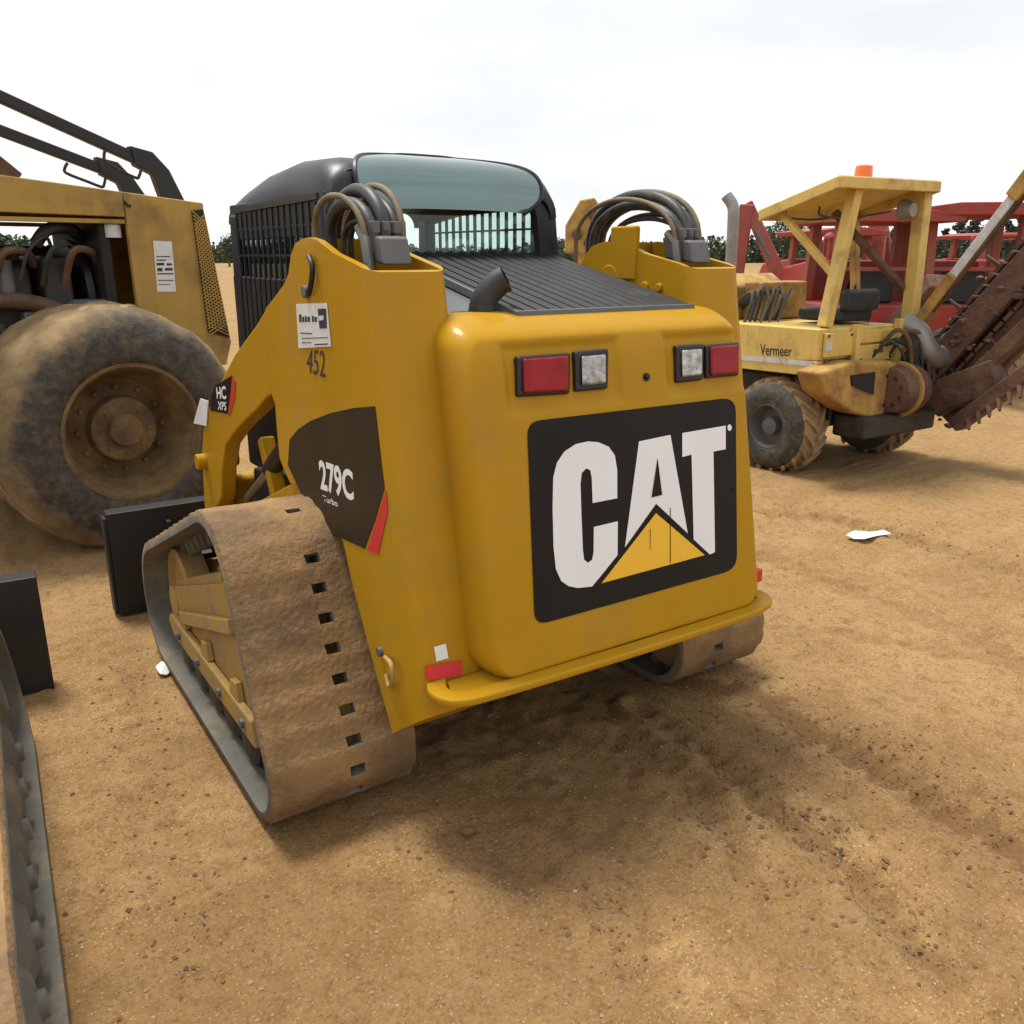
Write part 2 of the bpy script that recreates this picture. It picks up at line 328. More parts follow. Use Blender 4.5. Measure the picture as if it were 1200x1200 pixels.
def axis_coords(a, b, st, far):
    mid = list(np.arange(a, b, st)); lo = []; hi = []; d = st; p = a
    while p > -far: d *= 1.062; p -= d; lo.append(p)
    d = st; p = mid[-1]
    while p < far: d *= 1.062; p += d; hi.append(p)
    return np.array(lo[::-1] + mid + hi)
gx = axis_coords(-2.1, 2.7, .0165, 500); gy = axis_coords(-1.8, 2.2, .0165, 500)
GX, GY = np.meshgrid(gx, gy); GH, GW = gheight(GX, GY)
nx, ny = len(gx), len(gy)
me = bpy.data.meshes.new('ground'); V = np.stack([GX, GY, GH], -1).reshape(-1, 3)
ii = (np.arange(ny - 1)[:, None] * nx + np.arange(nx - 1)[None, :]).ravel()
Fq = np.stack([ii, ii + 1, ii + nx + 1, ii + nx], -1)
me.vertices.add(len(V)); me.vertices.foreach_set('co', V.ravel()); me.loops.add(Fq.size); me.loops.foreach_set('vertex_index', Fq.ravel().astype(np.int32))
me.polygons.add(len(Fq)); me.polygons.foreach_set('loop_start', np.arange(0, Fq.size, 4, dtype=np.int32)); me.update(); me.validate()
at = me.attributes.new('damp', 'FLOAT', 'POINT'); at.data.foreach_set('value', GW.ravel().astype(np.float32))
me.shade_smooth()
def ground_mat():
    m = bpy.data.materials.new('sandy_clay'); m.use_nodes = True; t = m.node_tree; N = t.nodes; L = t.links; b = N['Principled BSDF']
    b.inputs['Roughness'].default_value = .92; b.inputs['Specular IOR Level'].default_value = .2
    g = N.new('ShaderNodeTexCoord')
    def noise(s, d=6, r=.6):
        n = N.new('ShaderNodeTexNoise'); n.inputs['Scale'].default_value = s; n.inputs['Detail'].default_value = d; n.inputs['Roughness'].default_value = r; L.new(g.outputs['Object'], n.inputs['Vector']); return n
    def ramp(src, p0, c0, p1, c1):
        r = N.new('ShaderNodeValToRGB'); e = r.color_ramp.elements; e[0].position = p0; e[0].color = (*c0, 1); e[1].position = p1; e[1].color = (*c1, 1); L.new(src, r.inputs[0]); return r
    def mix(f, a, b2, mode='MIX'):
        x = N.new('ShaderNodeMix'); x.data_type = 'RGBA'; x.blend_type = mode
        for s, v in ((0, f), (6, a), (7, b2)):
            if hasattr(v, 'is_linked') or hasattr(v, 'links'): L.new(v, x.inputs[s])
            elif s == 0: x.inputs[0].default_value = v
            else: x.inputs[s].default_value = (*v, 1)
        return x.outputs[2]
    base = ramp(noise(.9, 5).outputs['Fac'], .35, (.265, .152, .056), .68, (.335, .205, .086)).outputs[0]
    base = mix(ramp(noise(3.4, 8, .7).outputs['Fac'], .42, (0, 0, 0), .72, (1, 1, 1)).outputs[0], base, (.375, .238, .105))
    base = mix(ramp(noise(17, 6, .75).outputs['Fac'], .48, (0, 0, 0), .70, (.85, .85, .85)).outputs[0], base, (.165, .088, .032))
    base = mix(ramp(noise(75, 4, .8).outputs['Fac'], .50, (0, 0, 0), .66, (.62, .62, .62)).outputs[0], base, (.150, .080, .030))
    base = mix(ramp(noise(110, 3, .7).outputs['Fac'], .56, (0, 0, 0), .68, (1, 1, 1)).outputs[0], base, (.43, .30, .155))
    base = mix(ramp(noise(38, 7, .8).outputs['Fac'], .53, (0, 0, 0), .66, (.7, .7, .7)).outputs[0], base, (.37, .245, .115))
    v1 = N.new('ShaderNodeTexVoronoi'); v1.inputs['Scale'].default_value = 70; v1.inputs['Randomness'].default_value = 1; L.new(g.outputs['Object'], v1.inputs['Vector'])
    sp = ramp(v1.outputs['Distance'], .15, (1, 1, 1), .34, (0, 0, 0)).outputs[0]
    gate = ramp(v1.outputs['Color'], .66, (0, 0, 0), .74, (1, 1, 1)).outputs[0]
    base = mix(mix(1., sp, gate, 'MULTIPLY'), base, (.50, .37, .21))
    a = N.new('ShaderNodeAttribute'); a.attribute_name = 'damp'
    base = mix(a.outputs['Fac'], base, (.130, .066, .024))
    L.new(base, b.inputs['Base Color'])
    hb = N.new('ShaderNodeMath'); hb.operation = 'MULTIPLY_ADD'; L.new(noise(55, 8, .75).outputs['Fac'], hb.inputs[0]); hb.inputs[1].default_value = 1.3; L.new(sp, hb.inputs[2])
    bp = N.new('ShaderNodeBump'); bp.inputs['Strength'].default_value = .6; bp.inputs['Distance'].default_value = .011
    L.new(hb.outputs[0], bp.inputs['Height']); L.new(bp.outputs[0], b.inputs['Normal'])
    return m
go = bpy.data.objects.new('ground', me); col.objects.link(go); me.materials.append(ground_mat()); tag(go, 'tan sandy clay yard with ruts and track marks', 'ground', kind='structure')

# loose grit and clay crumbs (countless)
def scatter(name, n, m, smin, smax, label, region, flat=.6):
    pos = []; 
    while len(pos) < n:
        d = region(); pos.append(d)
    P = np.array(pos); H, _ = gheight(P[:, 0], P[:, 1]); vs = []; fs = []
    base = np.array([(1, 0, 0), (0, 1, 0), (-1, 0, 0), (0, -1, 0), (0, 0, 1), (0, 0, -1)], float)
    tri = [(0, 1, 4), (1, 2, 4), (2, 3, 4), (3, 0, 4), (1, 0, 5), (2, 1, 5), (3, 2, 5), (0, 3, 5)]
    for i in range(n):
        s_ = smin + (smax - smin) * rng.random() ** 3; q = base * (s_ * (.6 + .8 * rng.random((6, 1)))); q[:, 2] *= flat
        a = rng.random() * 6.28; c, si = math.cos(a), math.sin(a)
        q = np.stack([q[:, 0] * c - q[:, 1] * si, q[:, 0] * si + q[:, 1] * c, q[:, 2]], -1) + (P[i, 0], P[i, 1], H[i] + s_ * .2)
        o = len(vs); vs += q.tolist(); fs += [(x + o, y + o, z + o) for x, y, z in tri]
    o = MB(); o.v = vs; o.f = fs; me2 = bpy.data.meshes.new(name); me2.from_pydata(vs, [], fs)
    return tag(link(name, me2, m, smooth=0), label, name.replace('_', ' '), kind='stuff')
def near_region():
    a = YAW + random.uniform(-.62, .62); r = random.uniform(1.0, 3.2) ** 1.9
    return CAM[0] + math.sin(a) * r, CAM[1] + math.cos(a) * r
scatter('gravel', 5500, 'stone', .0022, .0065, 'pale grit scattered over the clay yard', near_region)
def rut_region():
    pl, hw, _, _ = RUTS[random.choice([0, 0, 0, 1, 1, 2, 3, 4, 5])]; i = random.randrange(len(pl) - 1); t = random.random()
    p = pl[i] * (1 - t) + pl[i + 1] * t; return p[0] + random.gauss(0, hw * 1.3), p[1] + random.gauss(0, hw * 1.3)
scatter('clay_crumbs', 2400, 'clay', .0028, .010, 'dark clay crumbs churned up along the ruts', rut_region)

# ------------------------------------------------------------------ compact track loader
LD = thing('compact_track_loader', 'yellow compact track loader with big CAT logo on its rear door', 'track loader', (0, 0, 0))
KS, R0 = .186, -.085 - 1.55 * .186                       # rear faces lean forward going up: Y = R0 + KS*z
RN = np.array([0, -1, KS]) / math.hypot(1, KS)           # outward normal of the rear
def rearY(z, off=0): return R0 + KS * z - off
def atR(x, y, off=0): return hit(x, y, (0, 1, -KS), R0 - off)

# --- tracks
def circ(c, r, n=40): return [(c[0] + r * math.cos(2 * PI * i / n), c[1] + r * math.sin(2 * PI * i / n)) for i in range(n)]
A_, B_, C_ = ((.135, .185), .168), ((.44, .615), .25), ((1.325, .268), .25)
HUL = hull(circ(*A_) + circ(*B_) + circ(*C_))
def resample(poly, step3):
    P = np.array(poly + [poly[0]]); d = np.r_[0, np.cumsum(np.hypot(*np.diff(P, axis=0).T))]; N = int(d[-1] / .090); M_ = N * step3
    t = np.arange(M_) / M_ * d[-1]; Q = np.stack([np.interp(t, d, P[:, 0]), np.interp(t, d, P[:, 1])], -1)
    T = np.roll(Q, -2, 0) - np.roll(Q, 2, 0); T /= np.hypot(T[:, 0], T[:, 1])[:, None]
    return Q, np.stack([T[:, 1], -T[:, 0]], -1)          # hull runs counter-clockwise: outward normal
def make_belt(sg, HULL=HUL, parent=LD, x0=0.):
    Q, Nn = resample(HULL, 3); M_ = len(Q)
    X = [sg * v - x0 for v in (.995, .988, .93, .80, .762, .717, .62, .552, .545)]; nc = len(X); HC = 4
    rr = np.random.default_rng(3)
    lug = [0, .006, .006]; vs = []; 
    for i in range(M_):
        for j, x in enumerate(X):
            o = lug[i % 3] * (0 if j in (0, nc - 1) else 1) - (.008 if j in (0, nc - 1) else 0) + rr.normal(0, .0012)
            p = Q[i] + Nn[i] * o; vs.append((x, p[0], p[1]))
    for i in range(M_):
        for j, x in enumerate(X):
            p = Q[i] - Nn[i] * .03; vs.append((x, p[0], p[1]))
    idx = lambda i, j, k: k * M_ * nc + (i % M_) * nc + j
    fo, fi = [], []
    skip = {i for i in range(0, M_, 3) if rr.random() < .08}; hole = lambda i, j: j == HC and i % 3 == 0 and i not in skip
    for i in range(M_):
        for j in range(nc - 1):
            if hole(i, j):
                a = [(i, j), (i + 1, j), (i + 1, j + 1), (i, j + 1)]
                for (p, q) in zip(a, a[1:] + a[:1]): fi.append((idx(*p, 0), idx(*q, 0), idx(*q, 1), idx(*p, 1)))
                continue
            fo.append((idx(i, j, 0), idx(i + 1, j, 0), idx(i + 1, j + 1, 0), idx(i, j + 1, 0)))
            fi.append((idx(i, j, 1), idx(i, j + 1, 1), idx(i + 1, j + 1, 1), idx(i + 1, j, 1)))
        for j in (0, nc - 1): fi.append((idx(i, j, 0), idx(i, j, 1), idx(i + 1, j, 1), idx(i + 1, j, 0)))
    b = MB().add(vs, fo + fi); nf = len(fo)
    for i in range(0, M_, 3):                            # guide lugs on the inside
        for x in (.85, .66):
            p = Q[(i + 2) % M_] - Nn[(i + 2) % M_] * .03; n = Nn[(i + 2) % M_]; t = np.array([-n[1], n[0]])
            ring = lambda h, a, w_: [(sg * (x + u * w_) - x0, *(p - n * h + t * v * a)) for u, v in ((-1, -1), (1, -1), (1, 1), (-1, 1))]
            b.hexa(ring(-.003, .022, .03) + ring(.05, .010, .02))
    me = b.mesh('track_belt'); o = link('track_belt', me, 'belt', parent, smooth=50); me.materials.append(MT['belt_in'])
    for k, p in enumerate(me.polygons): p.material_index = 0 if k < nf else 1
    return o
for sg in (-1, 1):
    make_belt(sg)
    xs = lambda a, b: (min(sg * a, sg * b), max(sg * a, sg * b))
    fr = MB().prism([(.26, .155), (1.22, .155), (1.42, .24), (1.40, .335), (.66, .60), (.44, .72), (.30, .66), (.235, .40)], 'X', *xs(.90, .62)).obj('undercarriage_frame', 'yellow_low', LD, .012)
    MB().prism([(.26, .175), (1.22, .165), (1.36, .225), (1.39, .30), (1.28, .35), (.62, .575), (.46, .63), (.34, .57), (.27, .40)], 'X', *xs(.925, .9005)).obj('cover_plate', 'yellow_low', fr, .006)
    MB().prism([(.24, .165), (1.26, .150), (1.34, .20), (1.30, .235), (.27, .25)], 'X', *xs(.955, .926)).obj('roller_rail', 'yellow_low', fr, .008)
    MB().bar((sg * .94, .42, .50), (sg * .94, 1.10, .285), .05, .028, (1, 0, 0)).obj('brace', 'yellow_low', fr, .006)
    for y in (.45, .80, 1.12): MB().prism([(y - .05, .245), (y + .05, .24), (y + .03, .30), (y - .03, .31)], 'X', *xs(.95, .926)).obj('roller_bracket', 'yellow_low', fr, .005)
    for y, z in ((.34, .21), (.60, .20), (.88, .195), (1.15, .195)):
        MB().cyl((0, y, z), 'X', *xs(.967, .954), .016, 8).obj('bolt', 'grey', fr, smooth=30)
    for y in (.36, .555, .75, .945, 1.14):
        MB().lathe([(sg * .62, .05), (sg * .62, .085), (sg * .69, .085), (sg * .70, .05), (sg * .81, .05), (sg * .82, .085), (sg * .93, .085), (sg * .945, .06), (sg * .945, .02)], (0, y, .137), 'X', 24).obj('track_roller', 'rubber', LD)
    for nm, c, r in (('idler_wheel', A_, .13), ('drive_sprocket', B_, .21), ('idler_wheel', C_, .212)):
        o = MB().lathe([(sg * .60, .04), (sg * .62, r * .9), (sg * .64, r), (sg * .70, r), (sg * .715, r * .7), (sg * .80, r * .7), (sg * .815, r), (sg * .90, r), (sg * .905, r * .85), (sg * .88, r * .8), (sg * .88, r * .35), (sg * .93, r * .32), (sg * .94, .01)], (0, *c[0]), 'X', 32).obj(nm, 'yellow_low' if nm != 'drive_sprocket' else 'belt_in', LD)

# --- chassis between the tracks
MB().prism([(-.10, .38), (.22, .20), (1.45, .17), (1.58, .42), (1.55, .72), (1.0, .80), (.55, .88), (.5, 1.42), (-.02, 1.40), (-.06, 1.2), (-.20, .44)], 'X', -.50, .47).obj('chassis', 'dark', LD, .01)
for sg in (-1, 1):   # yellow side strip under the arm gap
    MB().prism([(.50, .86), (.60, .885), (1.03, .715), (1.30, .63), (1.40, .58), (1.36, .545), (.98, .70)], 'X', *sorted((sg * .64, sg * .522))).obj('side_skirt', 'yellow', LD, .006)

# --- towers with open tops, lift arms
TOW = [(rearY(.43), .43), (-.11, .30), (.0, .47), (.115, .66), (.175, .79), (.27, .885), (.40, .905), (.50, .895), (.607, .878), (.66, .915), (.694, .945), (.70, 1.05), (.698, 1.13), (.72, 1.15), (.72, 1.435), (.638, 1.468), (.53, 1.515),
       (.484, 1.545), (.45, 1.60), (.41, 1.632), (.35, 1.645), (.297, 1.648), (.23, 1.638), (.13, 1.606), (-.03, 1.575), (rearY(1.56), 1.56)]
def make_tower(sg):
    xa, xb = sg * .66, sg * .43
    b = MB().prism(TOW, 'X', min(xa, xb), max(xa, xb)); me = b.mesh('lift_tower'); bm = bmesh.new(); bm.from_mesh(me)
    # hollow the top
    tops = [f for f in bm.faces if f.normal.z > .6 and f.calc_center_median().z > 1.55 and f.calc_center_median().y < .36 and abs(f.normal.x) < .1]
    bmesh.ops.inset_region(bm, faces=tops, thickness=.022, depth=0)
    r = bmesh.ops.extrude_face_region(bm, geom=tops); vv = [g for g in r['geom'] if isinstance(g, bmesh.types.BMVert)]
    bmesh.ops.translate(bm, verts=vv, vec=(0, .03, -.30)); bmesh.ops.delete(bm, geom=tops, context='FACES')
    # rounded rear corners
    ed = [e for e in bm.edges if all(abs(v.co.y - rearY(v.co.z)) < .004 for v in e.verts) and abs(e.verts[0].co.x - e.verts[1].co.x) < .001 and abs(e.verts[0].co.z - e.verts[1].co.z) > .5]
    bmesh.ops.bevel(bm, geom=ed, offset=.045, segments=6, profile=.5, affect='EDGES')
    bm.to_mesh(me); bm.free()
    return link('lift_tower', me, 'yellow', LD, .005, 2, 40)
ARM = [(.722, 1.155), (.78, 1.14), (.907, 1.08), (1.10, 1.00), (1.24, .935), (1.36, .87), (1.45, .75), (1.50, .62), (1.62, .54), (1.66, .30), (1.83, .30), (1.80, .55), (1.765, .70), (1.745, .78), (1.70, .865), (1.637, .939), (1.499, 1.03), (1.286, 1.158), (1.112, 1.255), (.836, 1.375), (.722, 1.433)]
for sg in (-1, 1):
    make_tower(sg)
    X0, X1 = sorted((sg * .66, sg * .595))
    MB().prism(ARM, 'X', X0, X1).obj('lift_arm', 'yellow', LD, .008, 2)
    MB().cyl((0, 1.70, .74), 'X', *sorted((sg * .70, sg * .52)), .035, 16).obj('arm_pin', 'yellow', LD, .005)
    # link and cylinder inside the gap
    MB().bar((sg * .55, 1.18, .92), (sg * .55, 1.02, .62), .05, .06, (1, 0, 0)).obj('link_bar', 'yellow', LD, .01)
    MB().tube([(sg * .55, .66, 1.10), (sg * .55, 1.15, .80)], .035, 14).obj('tilt_cylinder', 'black', LD)
    MB().tube([(sg * .55, 1.15, .80), (sg * .55, 1.50, .60)], .018, 10).obj('cylinder_rod', 'steel', LD)
# cross bar between the arms at the front, coupler and bucket
MB().box(-.56, .56, 1.66, 1.78, .50, .66).obj('arm_cross_tube', 'yellow', LD, .03, 3)
MB().prism([(1.80, .06), (1.90, .06), (1.88, .50), (1.82, .50)], 'X', -.50, .50).obj('coupler_plate', 'black', LD, .01)
BKY = 1.945
bk = MB().prism([(BKY, .015), (BKY + .05, .015), (BKY + .05, .47), (BKY + .09, .485), (BKY + .09, .50), (BKY, .50)], 'X', -1.05, 1.05).obj('attachment_plate', 'black', LD, .005)
for sg in (-1, 1): MB().prism([(BKY + .005, .02), (BKY + .085, .02), (BKY + .085, .48), (BKY + .005, .48)], 'X', *sorted((sg * 1.051, sg * 1.066))).obj('side_plate', 'black', bk, .004)
for x in (-.8, -.55, .55, .8): MB().box(x - .01, x + .01, BKY - .05, BKY - .001, .1, .44).obj('rib', 'black', bk, .003)

# --- rear door: a bulged cover with rounded edges and shallow lamp recesses
DX0, DX1, DZ0, DZ1 = -.500, .540, .505, 1.452
DOFF = .115                                            # how far the cover stands proud of the tower faces
def make_door():
    n, mth = 170, 170; RC = .085; hx, hz = (DX1 - DX0) / 2, (DZ1 - DZ0) / 2; cx, cz = (DX0 + DX1) / 2, (DZ0 + DZ1) / 2
    u = np.linspace(-1, 1, n); U_, V_ = np.meshgrid(u, u)
    # square -> rounded rectangle (star mapping)
    mmax = np.maximum(np.abs(U_), np.abs(V_)); mmax = np.maximum(mmax, 1e-6); bx, bz = U_ / mmax * hx, V_ / mmax * hz
    qx = np.clip(np.abs(bx) - (hx - RC), 0, None); qz = np.clip(np.abs(bz) - (hz - RC), 0, None)
    ll = np.hypot(qx, qz); k = np.where(ll > RC, RC / np.maximum(ll, 1e-9), 1.)
    bx = np.sign(bx) * np.where((qx > 0) & (qz > 0), (hx - RC) + qx * k, np.abs(bx)); bz = np.sign(bz) * np.where((qx > 0) & (qz > 0), (hz - RC) + qz * k, np.abs(bz))
    m2 = 1 - (1 - mmax) ** 1.35                           # denser rings at the rim
    px_, pz_ = bx * m2, bz * m2
    qx = np.abs(px_) - (hx - RC); qz = np.abs(pz_) - (hz - RC)
    sd_ = -(np.hypot(np.clip(qx, 0, None), np.clip(qz, 0, None)) + np.minimum(np.maximum(qx, qz), 0) - RC)
    er = np.where(pz_ > 0, .030 + .065 * np.clip(pz_ / hz, 0, 1) ** 5, .030)
    t = np.clip(sd_ / er, 0, 1); dep = DOFF * np.sqrt(np.clip(1 - (1 - t) ** 2, 0, 1))
    X = px_ + cx; Z = pz_ + cz
    # lean more at the very top
    top = np.clip((Z - 1.30) / (DZ1 - 1.30), 0, 1); dep -= .035 * top ** 2
    def soft(x0, x1, z0, z1, e):
        a = np.clip(np.minimum(np.minimum(X - x0, x1 - X), np.minimum(Z - z0, z1 - Z)) / e + .5, 0, 1); return a * a * (3 - 2 * a)
    dep -= .013 * soft(-.36, .02, 1.21, 1.375, .03) + .013 * soft(.20, .535, 1.21, 1.375, .03)
    Y = R0 + KS * Z - dep
    vs = np.stack([X, Y, Z], -1).reshape(-1, 3); idx = np.arange(n * n).reshape(n, n)
    f = np.stack([idx[:-1, :-1], idx[:-1, 1:], idx[1:, 1:], idx[1:, :-1]], -1).reshape(-1, 4)
    me = bpy.data.meshes.new('rear_door'); me.from_pydata(vs.tolist(), [], f.tolist())
    bm = bmesh.new(); bm.from_mesh(me)                    # rim turned inwards so that the cover has depth
    be = [e for e in bm.edges if e.is_boundary]; r = bmesh.ops.extrude_edge_only(bm, edges=be)
    bmesh.ops.translate(bm, verts=[g for g in r['geom'] if isinstance(g, bmesh.types.BMVert)], vec=(0, .09, 0))
    bmesh.ops.recalc_face_normals(bm, faces=bm.faces); bm.to_mesh(me); bm.free()
    return link('rear_door', me, 'yellow', LD, smooth=60)
DOOR = make_door()
MB().box(-.44, .44, rearY(1.3) + .02, .2, .45, 1.41).obj('engine_bay', 'dark', LD)
Zm = lambda a, b: (480 + a * .35, 350 + b * .35)          # enlarged view -> photo pixel
def logo(name, pts, m, off, rnd=0):
    P = [atR(*Zm(*p), DOFF) for p in pts]
    return decal(name, P, m, DOOR, RN, off)
def rounded(pts, r, n=6):                                 # round the corners of a polygon
    o = []; k = len(pts)
    for i in range(k):
        a, b, c = map(np.array, (pts[i - 1], pts[i], pts[(i + 1) % k])); a = a.astype(float); b = b.astype(float); c = c.astype(float)
        p = b + (a - b) / np.linalg.norm(a - b) * r; q = b + (c - b) / np.linalg.norm(c - b) * r
        o += [tuple((1 - t) ** 2 * p + 2 * t * (1 - t) * b + t * t * q) for t in np.linspace(0, 1, n)]
    return o
logo('logo_panel', rounded([(392, 412), (1090, 330), (1095, 905), (418, 1095)], 48), 'decal_black', .0015)
C1 = [(692, 668), (692, 575), (684, 525), (664, 496), (630, 481), (595, 478), (553, 487), (515, 512), (490, 550), (478, 600), (476, 700), (479, 830), (487, 905), (505, 945), (530, 962), (560, 968), (608, 963), (650, 912), (693, 858), (694, 745),
      (614, 764), (613, 850), (608, 874), (594, 884), (581, 873), (577, 840), (572, 720), (569, 620), (573, 584), (588, 568), (602, 574), (607, 600), (610, 684)]
logo('lettering', C1, 'white', .0035)
logo('lettering', [(718, 832), (765, 478), (870, 456), (928, 785), (822, 686)], 'white', .0035)
logo('lettering', [(910, 450), (1055, 425), (1055, 504), (1014, 512), (1019, 848), (1002, 856), (948, 806), (941, 522), (910, 530)], 'white', .0035)
logo('logo_mark', [(826, 535), (841, 657), (806, 665)], 'decal_black', .0055)
logo('logo_mark', [(822, 718), (985, 858), (640, 952)], 'logo_yellow', .0035)
logo('logo_mark', [(1068 + 7 * math.cos(a), 432 + 11 * math.sin(a)) for a in np.linspace(0, 2 * PI, 12, endpoint=False)], 'white', .0035)
for x0, y0, x1, y1 in ((868, 700, 869.6, 885), (801, 770, 802, 840), (1076, 633, 1081, 639)): logo('scratch', [(x0, y0), (x1, y0), (x1, y1), (x0, y1)], 'decal_black', .0055)
# lamps
def lamp(pa, pb, pc, pd, name, m, label=None):
    off = DOFF - .013
    q = [atR(*p, off) for p in (pa, pb, pc, pd)]; c = sum(q) / 4
    big = [c + (p - c) * np.array([1.16, 1, 1.16]) for p in q]; q = [c + (p - c) * (.97 if m == 'lens_red' else .82) for p in q]
    h = MB().plate([p - RN * .02 for p in big], RN, .036).obj(name, 'black', LD, .008, 3)
    MB().plate([p + RN * .014 for p in q], RN, .012).obj('lens', m, h, .008, 3)
    return h
lamp((607, 421), (661, 417), (661, 459), (608, 462), 'tail_lamp', 'lens_red')
lamp((673, 415), (707, 412), (707, 453), (674, 456), 'reversing_lamp', 'lens_clear')
lamp((791, 408), (819, 406), (819, 443), (792, 446), 'reversing_lamp', 'lens_clear')
lamp((826, 407), (860, 404), (860, 438), (827, 441), 'tail_lamp', 'lens_red')
kh = atR(757, 442, DOFF); MB().lathe([(-.004, .012), (.003, .012), (.003, .006), (-.012, .005)], tuple(kh), 'Y', 14).obj('door_lock', 'black', DOOR)
# --- bumper bar
zb = .515
bar_path = smooth_path([(-.60, -.27, zb), (-.625, -.33, zb), (-.60, -.385, zb), (-.50, -.400, zb), (-.2, -.408, zb), (.1, -.410, zb), (.4, -.406, zb), (.51, -.392, zb), (.57, -.36, zb), (.58, -.30, zb), (.54, -.26, zb)], 5)
rings = []
for i, p in enumerate(bar_path):
    t = bar_path[min(i + 1, len(bar_path) - 1)] - bar_path[max(i - 1, 0)]; t /= np.linalg.norm(t); s_ = np.array([-t[1], t[0], 0])
    rings.append([tuple(p + s_ * a + np.array([0, 0, b])) for a, b in ((-.024, -.011), (.022, -.011), (.026, -.006), (.026, .006), (.022, .011), (-.024, .011), (-.027, .006), (-.027, -.006))])
MB().loft(rings).obj('bumper_bar', 'yellow', LD, .003)
MB().prism([(-.58, -.29), (-.60, -.35), (-.57, -.385), (-.42, -.39), (-.30, -.28)], 'Z', zb - .013, zb + .004).obj('bumper_bracket', 'yellow', LD, .004)
MB().prism([(.55, -.29), (.57, -.34), (.54, -.38), (.42, -.39), (.30, -.28)], 'Z', zb - .013, zb + .004).obj('bumper_bracket', 'yellow', LD, .004)
# reflectors, stickers
def onR(name, x0, x1, z0, z1, m, off=.002, parent=LD):
    return decal(name, [(x, rearY(z), z) for x, z in ((x0, z0), (x1, z0), (x1, z1), (x0, z1))], m, parent, RN, off, .004)
p = [atR(*q) for q in ((498, 780), (539, 774), (540, 791), (499, 797))]
decal('reflector', p, 'red_vinyl', LD, RN, .002, .006)
decal('sticker', [atR(*q) for q in ((508, 758), (522, 754), (525, 771), (511, 775))], 'white', LD, RN, .002)
MB().box(.57, .612, rearY(.58) - .05, rearY(.58) - .02, .555, .60).obj('reflector', 'red_vinyl', LD, .004)
# --- side decals on the left tower
SN = (-1, 0, 0)
def onS(pts, X=-.66): return [atX(*q, X) for q in pts]
DC = decal('decal', onS([(340, 515), (338, 545), (352, 575), (372, 617), (428, 643), (440, 610), (451, 572), (447, 540), (440, 476), (415, 478), (388, 484), (365, 493), (350, 503)]), 'decal_brown', LD, SN, .0015)
decal('decal_stripe', onS([(431, 645), (444, 649), (455, 598), (453, 574)]), 'red_vinyl', DC, SN, .0015)
link('lettering', text_mesh('279C', onS([(377, 574), (416, 588), (414, 551), (374, 538)]), .03, (-.0028, 0, 0)), 'white', DC, smooth=0)
link('lettering', text_mesh('Turbo', onS([(380, 587), (397, 594), (396, 586), (379, 580)]), .01, (-.0028, 0, 0)), 'white', DC, smooth=0)
DC2 = decal('decal', onS([(248, 463), (253, 452), (272, 440), (270, 462), (267, 485), (247, 481)]), 'decal_black', LD, SN, .0015)
decal('decal_stripe', onS([(273, 439), (277, 448), (275, 470), (269, 488), (268, 485), (271, 462)]), 'red_vinyl', DC2, SN, .0015)
link('lettering', text_mesh('HC', onS([(255, 467), (266, 468), (265, 452), (254, 454)]), .03, (-.0028, 0, 0)), 'white', DC2, smooth=0)
link('lettering', text_mesh('XPS', onS([(256, 480), (266, 481), (266, 471), (256, 470)]), .02, (-.0028, 0, 0)), 'white', DC2, smooth=0)
TG = decal('sale_tag', onS([(348, 356), (384, 355), (389, 406), (351, 408)]), 'paper', LD, SN, .0015, .0015)
dk = lambda pts, m='print_ink': decal('print_line', onS(pts), m, TG, SN, .0036, .0006)
dk([(374, 362), (383.5, 361.5), (384.5, 384.5), (376, 385)]); dk([(375.5, 370), (381, 369.5), (381, 375), (376, 375.5)], 'paper').location.x = -.001
for x0, x1, h_ in ((352, 354.5, 9), (355.5, 358, 6), (359, 361, 7), (362, 364.5, 6), (367, 369, 7), (370, 372.5, 6)): dk([(x0, 377), (x1, 377.4), (x1, 377.4 - h_), (x0, 377 - h_)])
dk([(353, 389.5), (367, 390.3), (367, 391.5), (353, 390.7)]); dk([(355, 396), (386, 395), (386, 395.9), (355, 397)]); dk([(355, 401), (366, 401), (366, 402), (355, 402)]); dk([(370, 403), (386, 402.2), (386, 403.6), (370, 404.5)])
link('lettering', text_mesh('452', onS([(359, 436), (382, 443), (381, 411), (361, 409)]), .0, (-.0015, 0, 0)), 'print_ink', LD, smooth=0)
# pin with keeper near the tower top, tie-down loop low on the side
MB().tube(smooth_path([atX(362, 300, -.672), atX(366, 312, -.675), atX(365, 330, -.675), atX(362, 345, -.672)], 5), .008, 8).obj('pin_keeper', 'black', LD)
MB().cyl((0, *atX(361, 342, -.66)[1:]), 'X', -.676, -.655, .018, 14).obj('pin', 'grey', LD, .003)
MB().cyl((0, *atX(447, 763, -.66)[1:]), 'X', -.672, -.655, .014, 14).obj('bolt', 'grey', LD, .003)
MB().tube(smooth_path([atX(451, 770, -.668), atX(458, 778, -.685), atX(460, 795, -.685), atX(456, 804, -.672), atX(452, 790, -.668)], 5), .006, 8).obj('lashing_loop', 'yellow_low', LD)
decal('sticker', onS([(228, 496), (243, 499), (245, 470), (236, 467)], -.662), 'paper', LD, SN, .001, .004)

